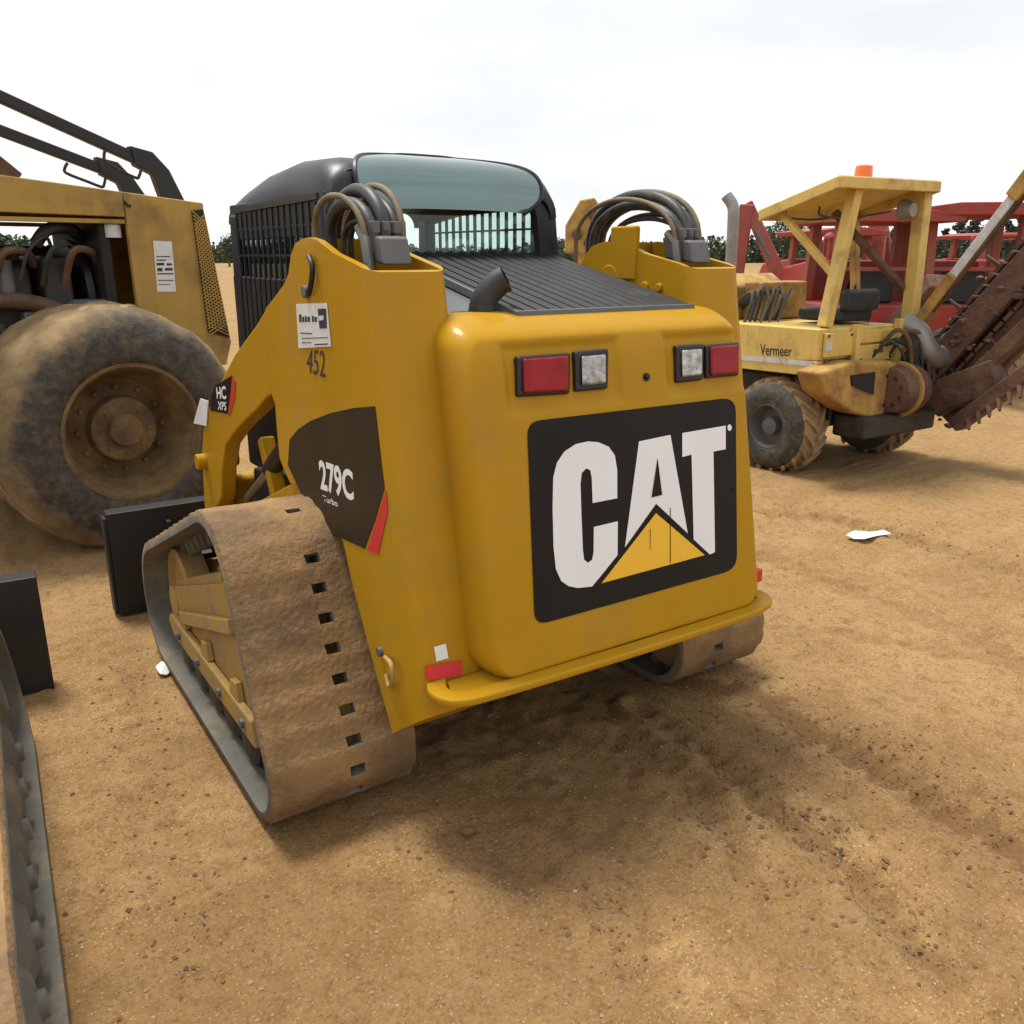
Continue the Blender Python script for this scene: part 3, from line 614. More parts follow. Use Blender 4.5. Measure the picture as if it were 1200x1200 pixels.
# --- hood with grille
HS = .205
HZ = lambda y: 1.600 + (y - .70) * HS                  # hood plane
MB().prism([(.74, HZ(.74) - .004), (-.02, HZ(-.02) - .004), (-.05, 1.40), (.74, 1.40)], 'X', -.425, .425).obj('hood', 'grey_plate', LD, .01)
gr = MB().prism([(.70, HZ(.70) + .002), (-.115, HZ(-.115) + .002), (-.115, HZ(-.115) - .012), (.70, HZ(.70) - .012)], 'X', -.235, .415).obj('hood_grille', 'dark', LD, .003)
ns = 15
for i in range(ns):
    x = -.225 + (.63) * i / (ns - 1)
    MB().bar((x, .69, HZ(.69) + .012), (x, -.11, HZ(-.11) + .012), .024, .012, (-.25, 0, 1)).obj('slat', 'grille', gr, .002)
for j in range(4):
    y = .08 + .18 * j
    MB().box(-.235, .415, y - .008, y + .008, HZ(y) + .004, HZ(y) + .010).obj('cross_strip', 'grille', gr, .002)
MB().bar((-.242, -.118, HZ(-.118) + .012), (.418, -.118, HZ(-.118) + .012), .012, .024).obj('grille_lip', 'grey_plate', gr, .003)
MB().bar((-.243, .70, HZ(.70) + .012), (-.243, -.12, HZ(-.12) + .012), .012, .024).obj('grille_lip', 'grey_plate', gr, .003)
ex0 = np.array((-.30, -.03, 1.40)); ex = [ex0, ex0 + (0, .005, .05), ex0 + (.012, 0, .09), ex0 + (.04, -.015, .125), ex0 + (.06, -.03, .14)]
b = MB().tube(smooth_path(ex, 4), .036, 18, caps=False); b.obj('exhaust_pipe', 'rubber', LD)
MB().tube(smooth_path(ex, 4)[::-1], .030, 18, caps=False).obj('exhaust_bore', 'dark', LD)
MB().prism([(-.40, -.03), (-.22, -.03), (-.22, .06), (-.40, .06)], 'Z', 1.40, 1.452).obj('exhaust_collar', 'dark', LD, .004)

# --- hose bundles over the towers
for sg in (-1, 1):
    X = sg * .545
    MB().prism([(-.02, 1.575), (.115, 1.59), (.135, 1.66), (.0, 1.645)], 'X', X - .04, X + .042).obj('hose_clamp', 'grey', LD, .008)
    for q_ in range(3): MB().cyl((X - .03 + .03 * q_, .05, 1.655), 'Z', 0, .03, .017, 6).obj('clamp_fitting', 'grey', LD, .002)
    MB().tube([(X - .058, .03, 1.56), (X - .058, .05, 1.64), (X - .055, .09, 1.67)], .014, 8).obj('clamp_fitting', 'grey', LD)
    for k, (dx, r, hgt, y1, m) in enumerate(((-.034, .021, 1.765, .40, 'hose'), (-.002, .023, 1.80, .46, 'hose'), (.030, .017, 1.775, .44, 'hose'), (.048, .012, 1.815, .54, 'hose_tan'), (-.056, .010, 1.785, .48, 'hose_tan'), (.012, .010, 1.735, .36, 'hose'), (-.018, .009, 1.72, .33, 'hose'))):
        if sg > 0: y1 += .10
        else: y1 = .05 + (y1 - .05) * .82; hgt -= .03
        yc, ya = (.05 + y1) / 2, (y1 - .05) / 2
        pts = [(X + dx, .05, 1.60)] + [(X + dx * (1 + .2 * math.sin(t)), yc - ya * math.cos(t), 1.63 + (hgt - 1.63) * math.sin(t) ** .85) for t in np.linspace(0, PI, 22)] + [(X + dx, y1, 1.52)]
        MB().tube(pts, r * .82, 10).obj('hydraulic_hose', m, LD)
    MB().box(*sorted((sg * .445, sg * .42)), .17, .30, 1.52, 1.695).obj('bracket_plate', 'yellow', LD, .008)
    # bosses and pins on the inner face of the tower
    for y, z, r in ((.30, 1.52, .05), (.12, 1.50, .018), (.05, 1.50, .014)):
        MB().cyl((0, y, z), 'X', *sorted((sg * .432, sg * .418)), r, 20).obj('tower_pin', 'yellow', LD, .005)

# --- cab
CB = MB()
def arch(y, w_, zt, zb_, r, n=7):     # open cross-section, left foot -> roof -> right foot
    pts = [(-w_, y, zb_)]
    for i in range(n): a = PI - (PI / 2) * i / (n - 1); pts.append((-w_ + r + r * math.cos(a) + .0, y, zt - r + r * math.sin(a)))
    for i in range(n): a = PI / 2 - (PI / 2) * i / (n - 1); pts.append((w_ - r + r * math.cos(a), y, zt - r + r * math.sin(a)))
    return pts + [(w_, y, zb_)]
secs = [(.66, .455, 1.84, 1.735, .10), (.70, .46, 1.885, 1.76, .11), (.80, .46, 1.915, 1.785, .12), (1.05, .46, 1.925, 1.79, .12), (1.35, .46, 1.905, 1.77, .12), (1.60, .455, 1.865, 1.74, .11), (1.76, .45, 1.82, 1.725, .08)]
o_ = [arch(*s_) for s_ in secs]; i_ = [arch(y, w_ - .025, zt - .03, zb_, r - .02) for y, w_, zt, zb_, r in secs]
CB.loft([o + i[::-1] for o, i in zip(o_, i_)])
RF = CB.obj('cab_roof', 'black_cab', LD, smooth=50)
# rear frame with the window opening
outer = [(-.462, 1.56), (-.458, 1.76), (-.40, 1.86), (-.30, 1.885), (.30, 1.885), (.40, 1.86), (.458, 1.76), (.462, 1.56)]
inner = rounded([(-.385, 1.565), (-.365, 1.80), (.365, 1.80), (.385, 1.565)], .06, 5)
def frame_mesh(o, i, y0, y1):
    def rs(p, n=60):
        P = np.array(list(p) + [p[0]], float); c = P[:-1].mean(0); a = np.linspace(0, 2 * PI, n, endpoint=False); out_ = []
        for t in a:
            d = np.array([math.cos(t), math.sin(t)]); best = 0
            for A, B in zip(P[:-1], P[1:]):
                e = B - A; den = d[0] * e[1] - d[1] * e[0]
                if abs(den) < 1e-9: continue
                f = A - np.array([0, 1.70]); s_ = (f[0] * e[1] - f[1] * e[0]) / den; u = (f[0] * d[1] - f[1] * d[0]) / den
                if s_ > 0 and -1e-6 <= u <= 1 + 1e-6: best = max(best, s_)
            out_.append(d * best + (0, 1.70))
        return out_
    O, I = rs(o), rs(i); n = len(O); m = MB(); tilt = lambda z, y: y + (z - 1.56) * .12
    vs = [(p[0], tilt(p[1], y), p[1]) for y in (y0, y1) for R in (O, I) for p in R]
    fs = []
    for k in range(n):
        k2 = (k + 1) % n
        fs += [(k, k2, n + k2, n + k), (2 * n + k, 3 * n + k, 3 * n + k2, 2 * n + k2), (k, 2 * n + k, 2 * n + k2, k2), (n + k, n + k2, 3 * n + k2, 3 * n + k)]
    return m.add(vs, fs)
frame_mesh(outer, inner, .645, .685).obj('cab_rear_frame', 'black_cab', LD, .006)
gp_ = [(x, .668 + (z - 1.56) * .12, z) for x, z in inner]
MB().plate(gp_, (0, 1, 0), .005).obj('rear_window', 'glass', LD, smooth=0)
# roof window, sky sheen put into its tint, bulging over the rear edge
rg = []
for y, z, hw in smooth_path([(.634, 1.752, .28), (.636, 1.785, .335), (.640, 1.82, .362), (.652, 1.862, .365), (.684, 1.899, .35), (.735, 1.922, .315), (.80, 1.936, .25), (.86, 1.943, .12)], 4):
    rg.append([(.01 + hw * math.sin(t), y, z - .010 * abs(math.sin(t)) ** 4 * (hw / .36)) for t in np.linspace(-PI / 2, PI / 2, 21)])
MB().loft(rg, closed=False, caps=False).obj('roof_window', 'roof_glass', RF, smooth=80)
MB().tube([tuple(q_[0]) for q_ in rg] + [tuple(p_) for p_ in rg[-1][1:-1]] + [tuple(q_[-1]) for q_ in rg[::-1]], .008, 6).obj('window_seal', 'black_cab', RF)
for sg in (-1, 1):    # posts, sills, mesh screens
    X = sg * .44
    MB().bar((X, .69, 1.10), (X, .72, 1.76), .05, .07, (0, 1, 0)).obj('cab_post', 'black_cab', LD, .01)
    MB().bar((X, 1.70, 1.00), (X, 1.66, 1.76), .05, .08, (0, 1, 0)).obj('cab_post', 'black_cab', LD, .01)
    MB().box(*sorted((sg * .46, sg * .42)), .66, 1.74, .70, 1.12 if sg > 0 else 1.52).obj('cab_side_panel', 'black_cab', LD, .01)  # left panel raised to darken the view into the cab
    if sg < 0: MB().box(-.455, -.425, .68, 1.72, 1.66, 1.80).obj('roof_shade_panel', 'black_cab', LD, .006)  # added on the left to give the dark under the roof
    MB().box(X - .006, X + .006, .74, 1.68, 1.12, 1.775).obj('side_window', 'glass_dark' if sg > 0 else 'glass_left', LD)
    sc = MB().bar((X + sg * .015, .72, 1.785), (X + sg * .015, 1.60, 1.775), .02, .02).obj('screen_frame', 'black_cab', LD)
    for k in range(15):
        y = .755 + .062 * k; MB().bar((X + sg * .015, y, 1.12), (X + sg * .015, y, 1.775), .010, .012, (0, 1, 0)).obj('screen_bar', 'black_cab', sc, smooth=0)
    for z in (1.20, 1.30, 1.40, 1.50, 1.60, 1.70): MB().bar((X + sg * .015, .72, z), (X + sg * .015, 1.68, z), .006, .008).obj('screen_bar', 'black_cab', sc, smooth=0)
MB().box(-.42, .42, 1.69, 1.73, .6, 1.12).obj('kick_panel', 'black_cab', LD, .01)
MB().box(-.43, .43, .70, 1.70, .80, .84).obj('cab_floor', 'dark', LD)
MB().box(-.43, .43, .69, .72, .84, 1.56).obj('cab_back_panel', 'dark', LD)
st = MB().box(-.25, .25, .85, 1.20, .95, 1.08).obj('seat', 'seat', LD, .04, 3); MB().box(-.24, .24, .80, .90, 1.08, 1.50).obj('backrest', 'seat', st, .04, 3)
for sg in (-1, 1): MB().box(sg * .33 - .05, sg * .33 + .05, .9, 1.3, .95, 1.25).obj('armrest', 'black_cab', LD, .02)
#==PART3==
# ------------------------------------------------------------------ worn track unit and black plate beside the loader
TU = thing('track_unit', 'worn rubber track unit with dusty grey rollers at the edge of the yard', 'track', (-1.535, .05, .0))
TU.rotation_euler = (0, math.radians(-6.5), math.radians(-2.7))
OV = hull(circ((-.70, .255), .235) + circ((.78, .27), .25))
make_belt(1, OV, TU, .995)
MB().prism([(-.75, .14), (.80, .14), (.86, .26), (.78, .36), (-.72, .34), (-.80, .24)], 'X', -.33, -.12).obj('undercarriage_frame', 'belt_in', TU, .02)
for k in range(6):
    MB().lathe([(-.36, .05), (-.36, .105), (-.27, .115), (-.26, .06), (-.17, .06), (-.16, .115), (-.06, .108), (-.035, .07), (-.03, .03), (-.015, .028), (-.014, .001)], (0, -.48 + .215 * k, .155), 'X', 26).obj('track_roller', 'belt_in', TU)
for y, z, r_ in ((-.70, .255, .195), (.78, .27, .205)): MB().lathe([(-.37, .05), (-.37, r_), (-.07, r_), (-.05, r_ * .8), (-.06, r_ * .3), (-.03, r_ * .25), (-.029, .001)], (0, y, z), 'X', 30).obj('idler_wheel', 'belt_in', TU)
PL = thing('steel_plate', 'upright black steel plate standing between the track unit and the skidder tyre', 'plate', (-1.85, 1.36, 0), math.radians(-3))
fp = MB().box(-.60, .455, 0, .035, .0, .465).obj('face_plate', 'black', PL, .006)
MB().box(.445, .46, .0, .09, .0, .46).obj('end_flange', 'black', PL, .004); MB().box(-.60, .46, .0, .09, .455, .47).obj('top_flange', 'black', PL, .004)

# ------------------------------------------------------------------ log skidder on the left
SKO = np.array([-.95, 2.95, 0]); SKR = math.radians(10); se = np.array([math.cos(SKR), math.sin(SKR), 0]); sn = np.array([math.sin(SKR), -math.cos(SKR), 0])
SK = thing('log_skidder', 'old yellow log skidder with open engine bay and clay-caked tyre', 'skidder', SKO, SKR)
def skp(x, y, d):      # photo pixel -> skidder frame, on the plane d metres behind the tyre face
    P = hit(x, y, sn, sn @ SKO - d); q = P - SKO; return np.array([q @ se, d, P[2]])
def clay_tyre():                                         # dark rubber, dried clay over the tread fading down the sidewall
    m = MT['tyre_mud'].copy(); m.name = 'clay_coated_tyre'; t = m.node_tree; N = t.nodes; L = t.links; b = N['Principled BSDF']
    old = b.inputs['Base Color'].links[0].from_socket
    a = N.new('ShaderNodeAttribute'); a.attribute_name = 'clay'; g = N.new('ShaderNodeTexCoord'); n = N.new('ShaderNodeTexNoise'); n.inputs['Scale'].default_value = 9; n.inputs['Detail'].default_value = 9; n.inputs['Roughness'].default_value = .7
    L.new(g.outputs['Object'], n.inputs['Vector']); s_ = N.new('ShaderNodeMath'); s_.operation = 'MULTIPLY_ADD'; L.new(n.outputs['Fac'], s_.inputs[0]); s_.inputs[1].default_value = 1.5; s_.inputs[2].default_value = -.75
    d = N.new('ShaderNodeMath'); d.operation = 'ADD'; d.use_clamp = True; L.new(a.outputs['Fac'], d.inputs[0]); L.new(s_.outputs[0], d.inputs[1])
    n2 = N.new('ShaderNodeTexNoise'); n2.inputs['Scale'].default_value = 5; n2.inputs['Detail'].default_value = 8; L.new(g.outputs['Object'], n2.inputs['Vector'])
    cr_ = N.new('ShaderNodeValToRGB'); cr_.color_ramp.elements[0].position = .35; cr_.color_ramp.elements[0].color = (.20, .13, .06, 1); cr_.color_ramp.elements[1].position = .65; cr_.color_ramp.elements[1].color = (.40, .275, .13, 1); L.new(n2.outputs['Fac'], cr_.inputs[0])
    x = N.new('ShaderNodeMix'); x.data_type = 'RGBA'; L.new(d.outputs[0], x.inputs[0]); L.new(old, x.inputs[6]); L.new(cr_.outputs[0], x.inputs[7]); L.new(x.outputs[2], b.inputs['Base Color'])
    return m
MT['tyre_clay'] = clay_tyre()
def make_wheel(cx, cy, cz, parent, R=.70, W=.74, face=1):
    """big lugged tyre; face +1: outer side towards -y (camera)"""
    c = (cx, cy, cz); f = -face; rr = np.random.default_rng(11)
    ph = rr.random(8) * 6.28
    jit = lambda i, a: .010 * math.sin(3 * a + ph[0]) + .008 * math.sin(7 * a + ph[1] + i) + .006 * math.sin(13 * a + ph[2] + 2 * i) + (.006 * math.sin(23 * a + i * 3) if i > 3 else 0)
    h = W / 2
    prof = [(f * (h - .09), .355), (f * (h + .0), .375), (f * (h + .02), .43), (f * (h + .015), .50), (f * (h - .01), .57), (f * (h - .05), .63), (f * (h - .10), .67), (f * (h - .18), R - .015), (0, R), (-f * (h - .18), R - .015), (-f * (h - .05), .63), (-f * h, .5), (-f * (h - .05), .36)]
    b = MB().lathe(prof, c, 'Y', 84, jit=jit, caps=False); me = b.mesh('tyre'); t = link('tyre', me, 'tyre_clay', parent, smooth=70)
    at_ = me.attributes.new('clay', 'FLOAT', 'POINT')
    for v in me.vertices:
        q = np.array(v.co) - np.array(c); rad = math.hypot(q[0], q[2]); an = math.atan2(q[2], q[0])
        at_.data[v.index].value = min(1, max(0, (rad - .60 + .02 * math.sin(3 * an + 1) + .015 * math.sin(7 * an) + (.03 if q[0] < 0 else 0)) / .10))
    lug = MB()
    for k in range(20):
        for s_ in (-1, 1):
            a0 = 2 * PI * (k + (.5 if s_ > 0 else 0)) / 20; pts = []
            for q in np.linspace(0, 1, 5):
                a = a0 + .22 * q; r = R - .010 - .020 * q ** 3; y = s_ * (.02 + q * (h - .17)); pts.append(np.array([r * math.cos(a), y, r * math.sin(a)]))
            rings = []
            for p_ in pts:
                rad = np.array([p_[0], 0, p_[2]]); rad /= np.linalg.norm(rad); tan = np.array([-rad[2], 0, rad[0]])
                hh = .006 * (1 + 2.0 * (rr.random() - .5))
                rings.append([tuple(np.array(c) + p_ + tan * u + rad * v) for u, v in ((-.036, -.03), (.036, -.03), (.024, hh), (-.024, hh))])
            lug.loft(rings)
    lug.obj('tread_lugs', 'tread_mud', t, .006)
    rim = MB().lathe([(f * (h - .02), .385), (f * (h + .005), .385), (f * (h + .005), .365), (f * (h - .04), .345), (f * (h - .10), .33), (f * (h - .17), .30), (f * (h - .22), .285), (f * (h - .22), .19), (f * (h - .15), .18), (f * (h - .14), .165), (f * (h - .14), .10), (f * (h - .11), .09), (f * (h - .11), .001)], c, 'Y', 48, caps=False).obj('rim', 'rim_old', parent)
    for k in range(12):
        a = 2 * PI * k / 12; MB().cyl((cx + .235 * math.cos(a), cy, cz + .235 * math.sin(a)), 'Y', *sorted((f * (h - .195), f * (h - .221))), .015, 6).obj('wheel_nut', 'rim_old', rim, smooth=0)
    for k in range(8):
        a = 2 * PI * k / 8; MB().cyl((cx + .13 * math.cos(a), cy, cz + .13 * math.sin(a)), 'Y', *sorted((f * (h - .13), f * (h - .142))), .012, 6).obj('hub_bolt', 'rim_old', rim, smooth=0)
    return t, rim
make_wheel(.245, .38, .655, SK)
make_wheel(.245, 1.56, .655, SK, face=-1)
# hood
zt = lambda u: 2.003 - .089 * (u + .115)
for d0, d1 in ((.45, .49), (1.36, 1.40)):
    MB().prism([(-1.35, 1.835), (-1.35, zt(-1.35)), (.50, zt(.50)), (.50, 1.812)], 'Y', d0, d1).obj('hood_side_rail', 'yellow_old', SK, .006)
    MB().prism([(.503, zt(.503)), (.97, zt(.97)), (1.075, 1.07), (1.03, .93), (.60, .90), (.512, 1.0)], 'Y', d0, d1).obj('nose_panel', 'yellow_old', SK, .006)
    MB().prism([(-1.35, .95), (-1.35, 1.83), (-1.20, 1.83), (-1.20, .95)], 'Y', d0, d1).obj('hood_post', 'yellow_old', SK, .006)
    MB().box(-1.19, .50, d0 + .01, d1 - .01, 1.775, 1.80).obj('opening_lip', 'yellow_old', SK, .004)
MB().prism([(-1.35, zt(-1.35) - .03), (-1.35, zt(-1.35) + .002), (.98, zt(.98) + .002), (.98, zt(.98) - .03)], 'Y', .455, 1.395).obj('hood_top', 'yellow_old', SK, .012)
MB().prism([(.94, 1.88), (.972, 1.90), (1.073, 1.07), (1.035, 1.07)], 'Y', .49, 1.36).obj('radiator_guard', 'yellow_old', SK, .004)
# expanded-metal screen on the nose
scr = MB(); back = MB().prism([(.895, 1.86), (.965, 1.87), (1.06, 1.10), (.925, 1.14)], 'Y', .440, .4485).obj('screen_shade', 'dark', SK)  # dark sheet stands in for the shade behind the mesh
for k in range(38):
    z0 = 1.12 + k * .021
    for s_ in (-1, 1):
        lft = lambda z: .895 + (1.86 - z) * .04; rgt = lambda z: .965 + (1.87 - z) * .123
        za, zb2 = (z0, z0 + .07 * s_)
        if 1.11 < za < 1.86 and 1.11 < zb2 < 1.86: scr.bar((lft(za), .434, za), (rgt(zb2), .434, zb2), .007, .006, (0, 1, 0))
tag(scr.obj('expanded_metal', 'yellow_old', SK, smooth=0), kind='stuff')
nt_ = decal('notice', [skp(*p, .45) for p in ((184, 342), (206, 342), (201, 283), (179, 282))], 'paper', SK, (0, -1, 0), .002, .002)
for y0, y1, x0_, x1_ in ((300, 301.2, 183, 199), (304, 305.5, 183, 194), (308, 311, 183, 192), (308.5, 311, 195, 201), (314, 318, 184, 190), (314, 317, 193, 202), (320, 321.5, 184, 203), (328, 329, 185, 203), (333, 333.8, 185, 199)):
    decal('print_line', [skp(*p, .45) for p in ((x0_, y1), (x1_, y1), (x1_, y0), (x0_, y0))], 'print_ink', nt_, (0, -1, 0), .0045, .0006)
MB().tube([skp(146, 236, .445), skp(150, 241, .445), skp(153, 241, .445)], .008, 8).obj('hood_latch', 'black', SK)
# engine
eg = MB().box(-.85, .02, .66, 1.18, 1.05, 1.55).obj('engine_block', 'engine', SK, .03)
MB().box(-.80, .0, .74, 1.10, 1.551, 1.66).obj('valve_cover', 'engine', eg, .03)
for k in range(4): MB().cyl((-.72 + .20 * k, .64, 1.42), 'Z', -.10, .16, .045, 14).obj('injector', 'grey', eg, .006)
MB().box(.06, .22, .60, 1.25, 1.05, 1.60).obj('timing_cover', 'engine', SK, .03)
MB().box(.36, .42, .50, 1.35, 1.0, 1.80).obj('radiator', 'dark', SK, .01)
MB().cyl((.31, .92, 1.36), 'X', -.02, .02, .33, 28).obj('fan', 'black', SK)
MB().tube(smooth_path([(-.9, .60, 1.36), (-.5, .58, 1.36), (-.1, .58, 1.36), (.12, .60, 1.30), (.30, .62, 1.20)], 6), .045, 12).obj('exhaust_manifold', 'pipe_rust', SK)
MB().tube(smooth_path([(.05, .62, 1.66), (.12, .60, 1.74), (.25, .66, 1.75), (.36, .8, 1.70)], 6), .035, 10).obj('coolant_hose', 'hose', SK)
MB().lathe([(-.12, .07), (-.10, .09), (.10, .09), (.12, .06)], (.28, .56, 1.27), 'X', 20).obj('alternator', 'grey', SK)
for k in range(7):
    u = -.9 + .16 * k; MB().tube(smooth_path([(u, .58, 1.08), (u + .08, .54, 1.16), (u + .20, .55, 1.12 + .05 * (k % 3)), (u + .3, .6, 1.22)], 5), .012, 7).obj('wiring_hose', ['hose', 'red_dull', 'hose', 'pipe_rust'][k % 4], SK)
MB().lathe([(-.11, .06), (-.10, .075), (.10, .075), (.11, .06)], (-.25, .60, 1.62), 'Z', 20).obj('oil_filter', 'engine', SK)
MB().lathe([(-.02, .05), (.05, .05), (.06, .03)], (.44, .52, 1.72), 'Z', 16).obj('filler_cap', 'white_steel', SK)
MB().cyl((-1.05, .8, 1.45), 'Z', -.3, .33, .10, 18).obj('air_cleaner', 'engine', SK)
MB().tube(smooth_path([(-1.05, .7, 1.74), (-.9, .64, 1.79), (-.6, .66, 1.76), (-.45, .74, 1.68)], 5), .03, 10).obj('intake_pipe', 'engine', SK)
MB().box(-1.19, .34, 1.30, 1.34, .95, 1.66).obj('bay_blind', 'dark', SK)  # added dark panel that blocks light through the engine bay
for k in range(12):
    u = -1.1 + .115 * k; MB().tube(smooth_path([(u, .56 + .03 * (k % 3), 1.50 - .03 * (k % 4)), (u + .05, .53, 1.62), (u + .16, .56, 1.70 - .04 * (k % 3)), (u + .22, .66, 1.55)], 5), .010 + .006 * (k % 3), 7).obj('engine_hose', ['hose', 'engine', 'pipe_rust'][k % 3], SK)
for k in range(5): MB().box(-.95 + .22 * k, -.83 + .22 * k, .58, .68, 1.12 + .05 * (k % 2), 1.24 + .06 * (k % 3)).obj('engine_fitting', ['engine', 'grey', 'pipe_rust'][k % 3], SK, .01)
# frame, axle
MB().box(-1.5, 1.0, .62, 1.24, .62, 1.0).obj('engine_frame', 'yellow_low', SK, .02)
MB().cyl((.245, 0, .655), 'Y', .40, 1.5, .12, 20).obj('axle', 'engine', SK)
MB().box(.45, 1.02, .50, 1.36, .88, .96).obj('belly_guard', 'yellow_low', SK, .01)
# limb risers with grab rails
def riser(p_lo, p_mid, p_hi, d, rail):
    a, m_, b = skp(*p_lo, d), skp(*p_mid, d), skp(*p_hi, d); b = b + (b - m_) * 1.2
    o = MB().bar(m_, b, .05, .062).obj('limb_riser', 'black', SK, .008)
    MB().prism([(m_[0] - .10, m_[2] + .09), (m_[0] + .03, m_[2] + .065), (m_[0] + .12, m_[2] - .03), (a[0] + .05, a[2] - .06), (a[0] - .09, a[2] - .06), (m_[0] + .02, m_[2] - .06), (m_[0] - .08, m_[2] - .015)], 'Y', d - .035, d + .035).obj('riser_bracket', 'black', o, .006)
    q = [skp(*p, d - .03) for p in rail]; MB().tube(smooth_path(q, 4), .009, 8).obj('grab_rail', 'black', o)
riser((205, 226), (172, 192), (80, 150), .62, [(123, 176), (122, 184), (126, 192), (158, 208), (163, 206), (165, 200)])
riser((160, 220), (132, 203), (0, 153), 1.15, [(79, 191), (76, 197), (78, 203), (103, 213), (119, 219), (122, 216), (124, 206)])
MB().bar(skp(-60, 150, 1.5), skp(18, 212, 1.5), .10, .11).obj('winch_arch', 'boom_rust', SK, .01)
# cab and rear half (mostly beyond the frame)
for u in (-1.45, -2.35):
    for d in (.55, 1.30): MB().box(u - .04, u + .04, d - .04, d + .04, .95, 2.6).obj('cab_post', 'black', SK, .008)
MB().box(-2.5, -1.38, .45, 1.40, 2.6, 2.68).obj('cab_roof', 'yellow_old', SK, .02)
MB().box(-2.4, -1.40, .50, 1.35, .95, 1.55).obj('cab_tub', 'yellow_old', SK, .02)
MB().box(-3.9, -1.5, .65, 1.22, .55, 1.05).obj('winch_frame', 'yellow_low', SK, .02)
make_wheel(-3.1, .38, .655, SK); make_wheel(-3.1, 1.56, .655, SK, face=-1)

# ------------------------------------------------------------------ trencher on the right
TO = np.array([4.4, 2.4, 0.])
TR = thing('ride_on_trencher', 'pale yellow ride-on trencher with canopy, orange beacon and rusty digging boom', 'trencher', TO)
def tp(mb, name, m, parent=TR, bevel=0, **k):
    o = mb.obj(name, m, parent, bevel, **k)
    if parent is TR: o.location = -TO
    return o
def small_wheel(cx, cy, cz, R, W, face, parent, put, tyre='tyre_mud', tread='tread2', hubm='grey', lugs=18):
    f = face; h = W / 2; c = (cx, cy, cz)
    prof = [(f * (h - .05), R * .46), (f * (h - .01), R * .50), (f * h, R * .68), (f * (h - .015), R * .84), (f * (h - .05), R * .93), (f * (h - .09), R * .965), (0, R * .97), (-f * (h - .09), R * .965), (-f * (h - .03), R * .9), (-f * h, R * .68), (-f * (h - .03), R * .48)]
    b = MB().lathe(prof, c, 'X', 56, caps=False); me = b.mesh('tyre'); t = link('tyre', me, tyre, parent, smooth=60); me.materials.append(MT[tread])
    for p in me.polygons:
        q = np.array(p.center) - np.array(c); p.material_index = 1 if math.hypot(q[1], q[2]) > R * .9 else 0
    lg = MB()
    for k in range(lugs):
        for s_ in (-1, 1):
            a0 = 2 * PI * (k + (.5 if s_ > 0 else 0)) / lugs; rings = []
            for q in np.linspace(0, 1, 4):
                a = a0 - .34 * q; r = R * .965 - .05 * R * q ** 3; rad = np.array([0, math.cos(a), math.sin(a)]); tan = np.array([0, -rad[2], rad[1]]); p_ = np.array(c) + rad * r + np.array([s_ * (.01 + q * (h - .055)), 0, 0])
                rings.append([tuple(p_ + tan * u + rad * v) for u, v in ((-.022, -.02), (.022, -.02), (.015, .032), (-.015, .032))])
            lg.loft(rings)
    lg.obj('tread_lugs', tread, t, .004)
    hb = MB().lathe([(f * (h - .02), R * .50), (f * (h - .015), R * .46), (f * (h - .07), R * .42), (f * (h - .11), R * .38), (f * (h - .11), R * .2), (f * (h - .05), R * .18), (f * (h - .04), .001)], c, 'X', 32, caps=False).obj('wheel_hub', hubm, t)
    put(t); return t
putT = lambda o: setattr(o, 'location', -TO)
WR = .355
for x, y, fc in ((3.82, 2.28, -1), (5.02, 2.28, 1), (3.82, 4.0, -1), (5.02, 4.0, 1)): small_wheel(x, y, WR - .01, WR, .34, fc, TR, putT)
tp(MB().box(3.98, 4.86, 1.95, 4.35, .36, .70), 'chassis', 'engine', bevel=.02)
for y in (2.28, 4.0): tp(MB().cyl((0, y, WR), 'X', 3.95, 4.9, .085, 16), 'axle', 'engine')
PX = 3.70
body = tp(MB().prism([(1.90, .875), (1.90, 1.10), (4.35, 1.09), (4.35, .80), (2.9, .80)], 'X', PX, 4.62), 'deck', 'yellow_pale', bevel=.012)
tp(MB().prism([(1.895, .765), (1.895, .872), (4.30, .795), (4.30, .72)], 'X', PX - .006, PX + .06), 'running_board', 'yellow_pale', bevel=.006)
tp(MB().plate([(PX - .0085, 1.93, .835), (PX - .0085, 4.2, .775), (PX - .0085, 4.2, .81), (PX - .0085, 1.93, .872)], (-1, 0, 0), .002), 'white_stripe', 'white_steel', smooth=0)
link('lettering', text_mesh('Vermeer', [atX(*p, PX) for p in ((891, 416), (928, 418), (928, 405.5), (891, 403))], .012, (-.002, 0, 0)), 'print_ink', body, smooth=0)
# rear of the deck: tool boxes
for (x0, x1, z0, z1) in ((3.74, 4.06, .90, 1.07), (4.12, 4.56, .98, 1.07), (4.14, 4.55, .84, .965)):
    tp(MB().box(x0, x1, 1.868, 1.897, z0, z1), 'box_door', 'yellow_pale', bevel=.006)
tp(MB().box(4.05, 4.10, 1.84, 1.897, .80, 1.12), 'corner_rail', 'yellow_pale', bevel=.006)
tp(MB().box(4.56, 4.62, 1.84, 1.897, .78, 1.14), 'corner_rail', 'yellow_pale', bevel=.006)
tp(MB().box(4.2, 4.5, 1.75, 1.86, .80, .835), 'step', 'yellow_rust', bevel=.006)
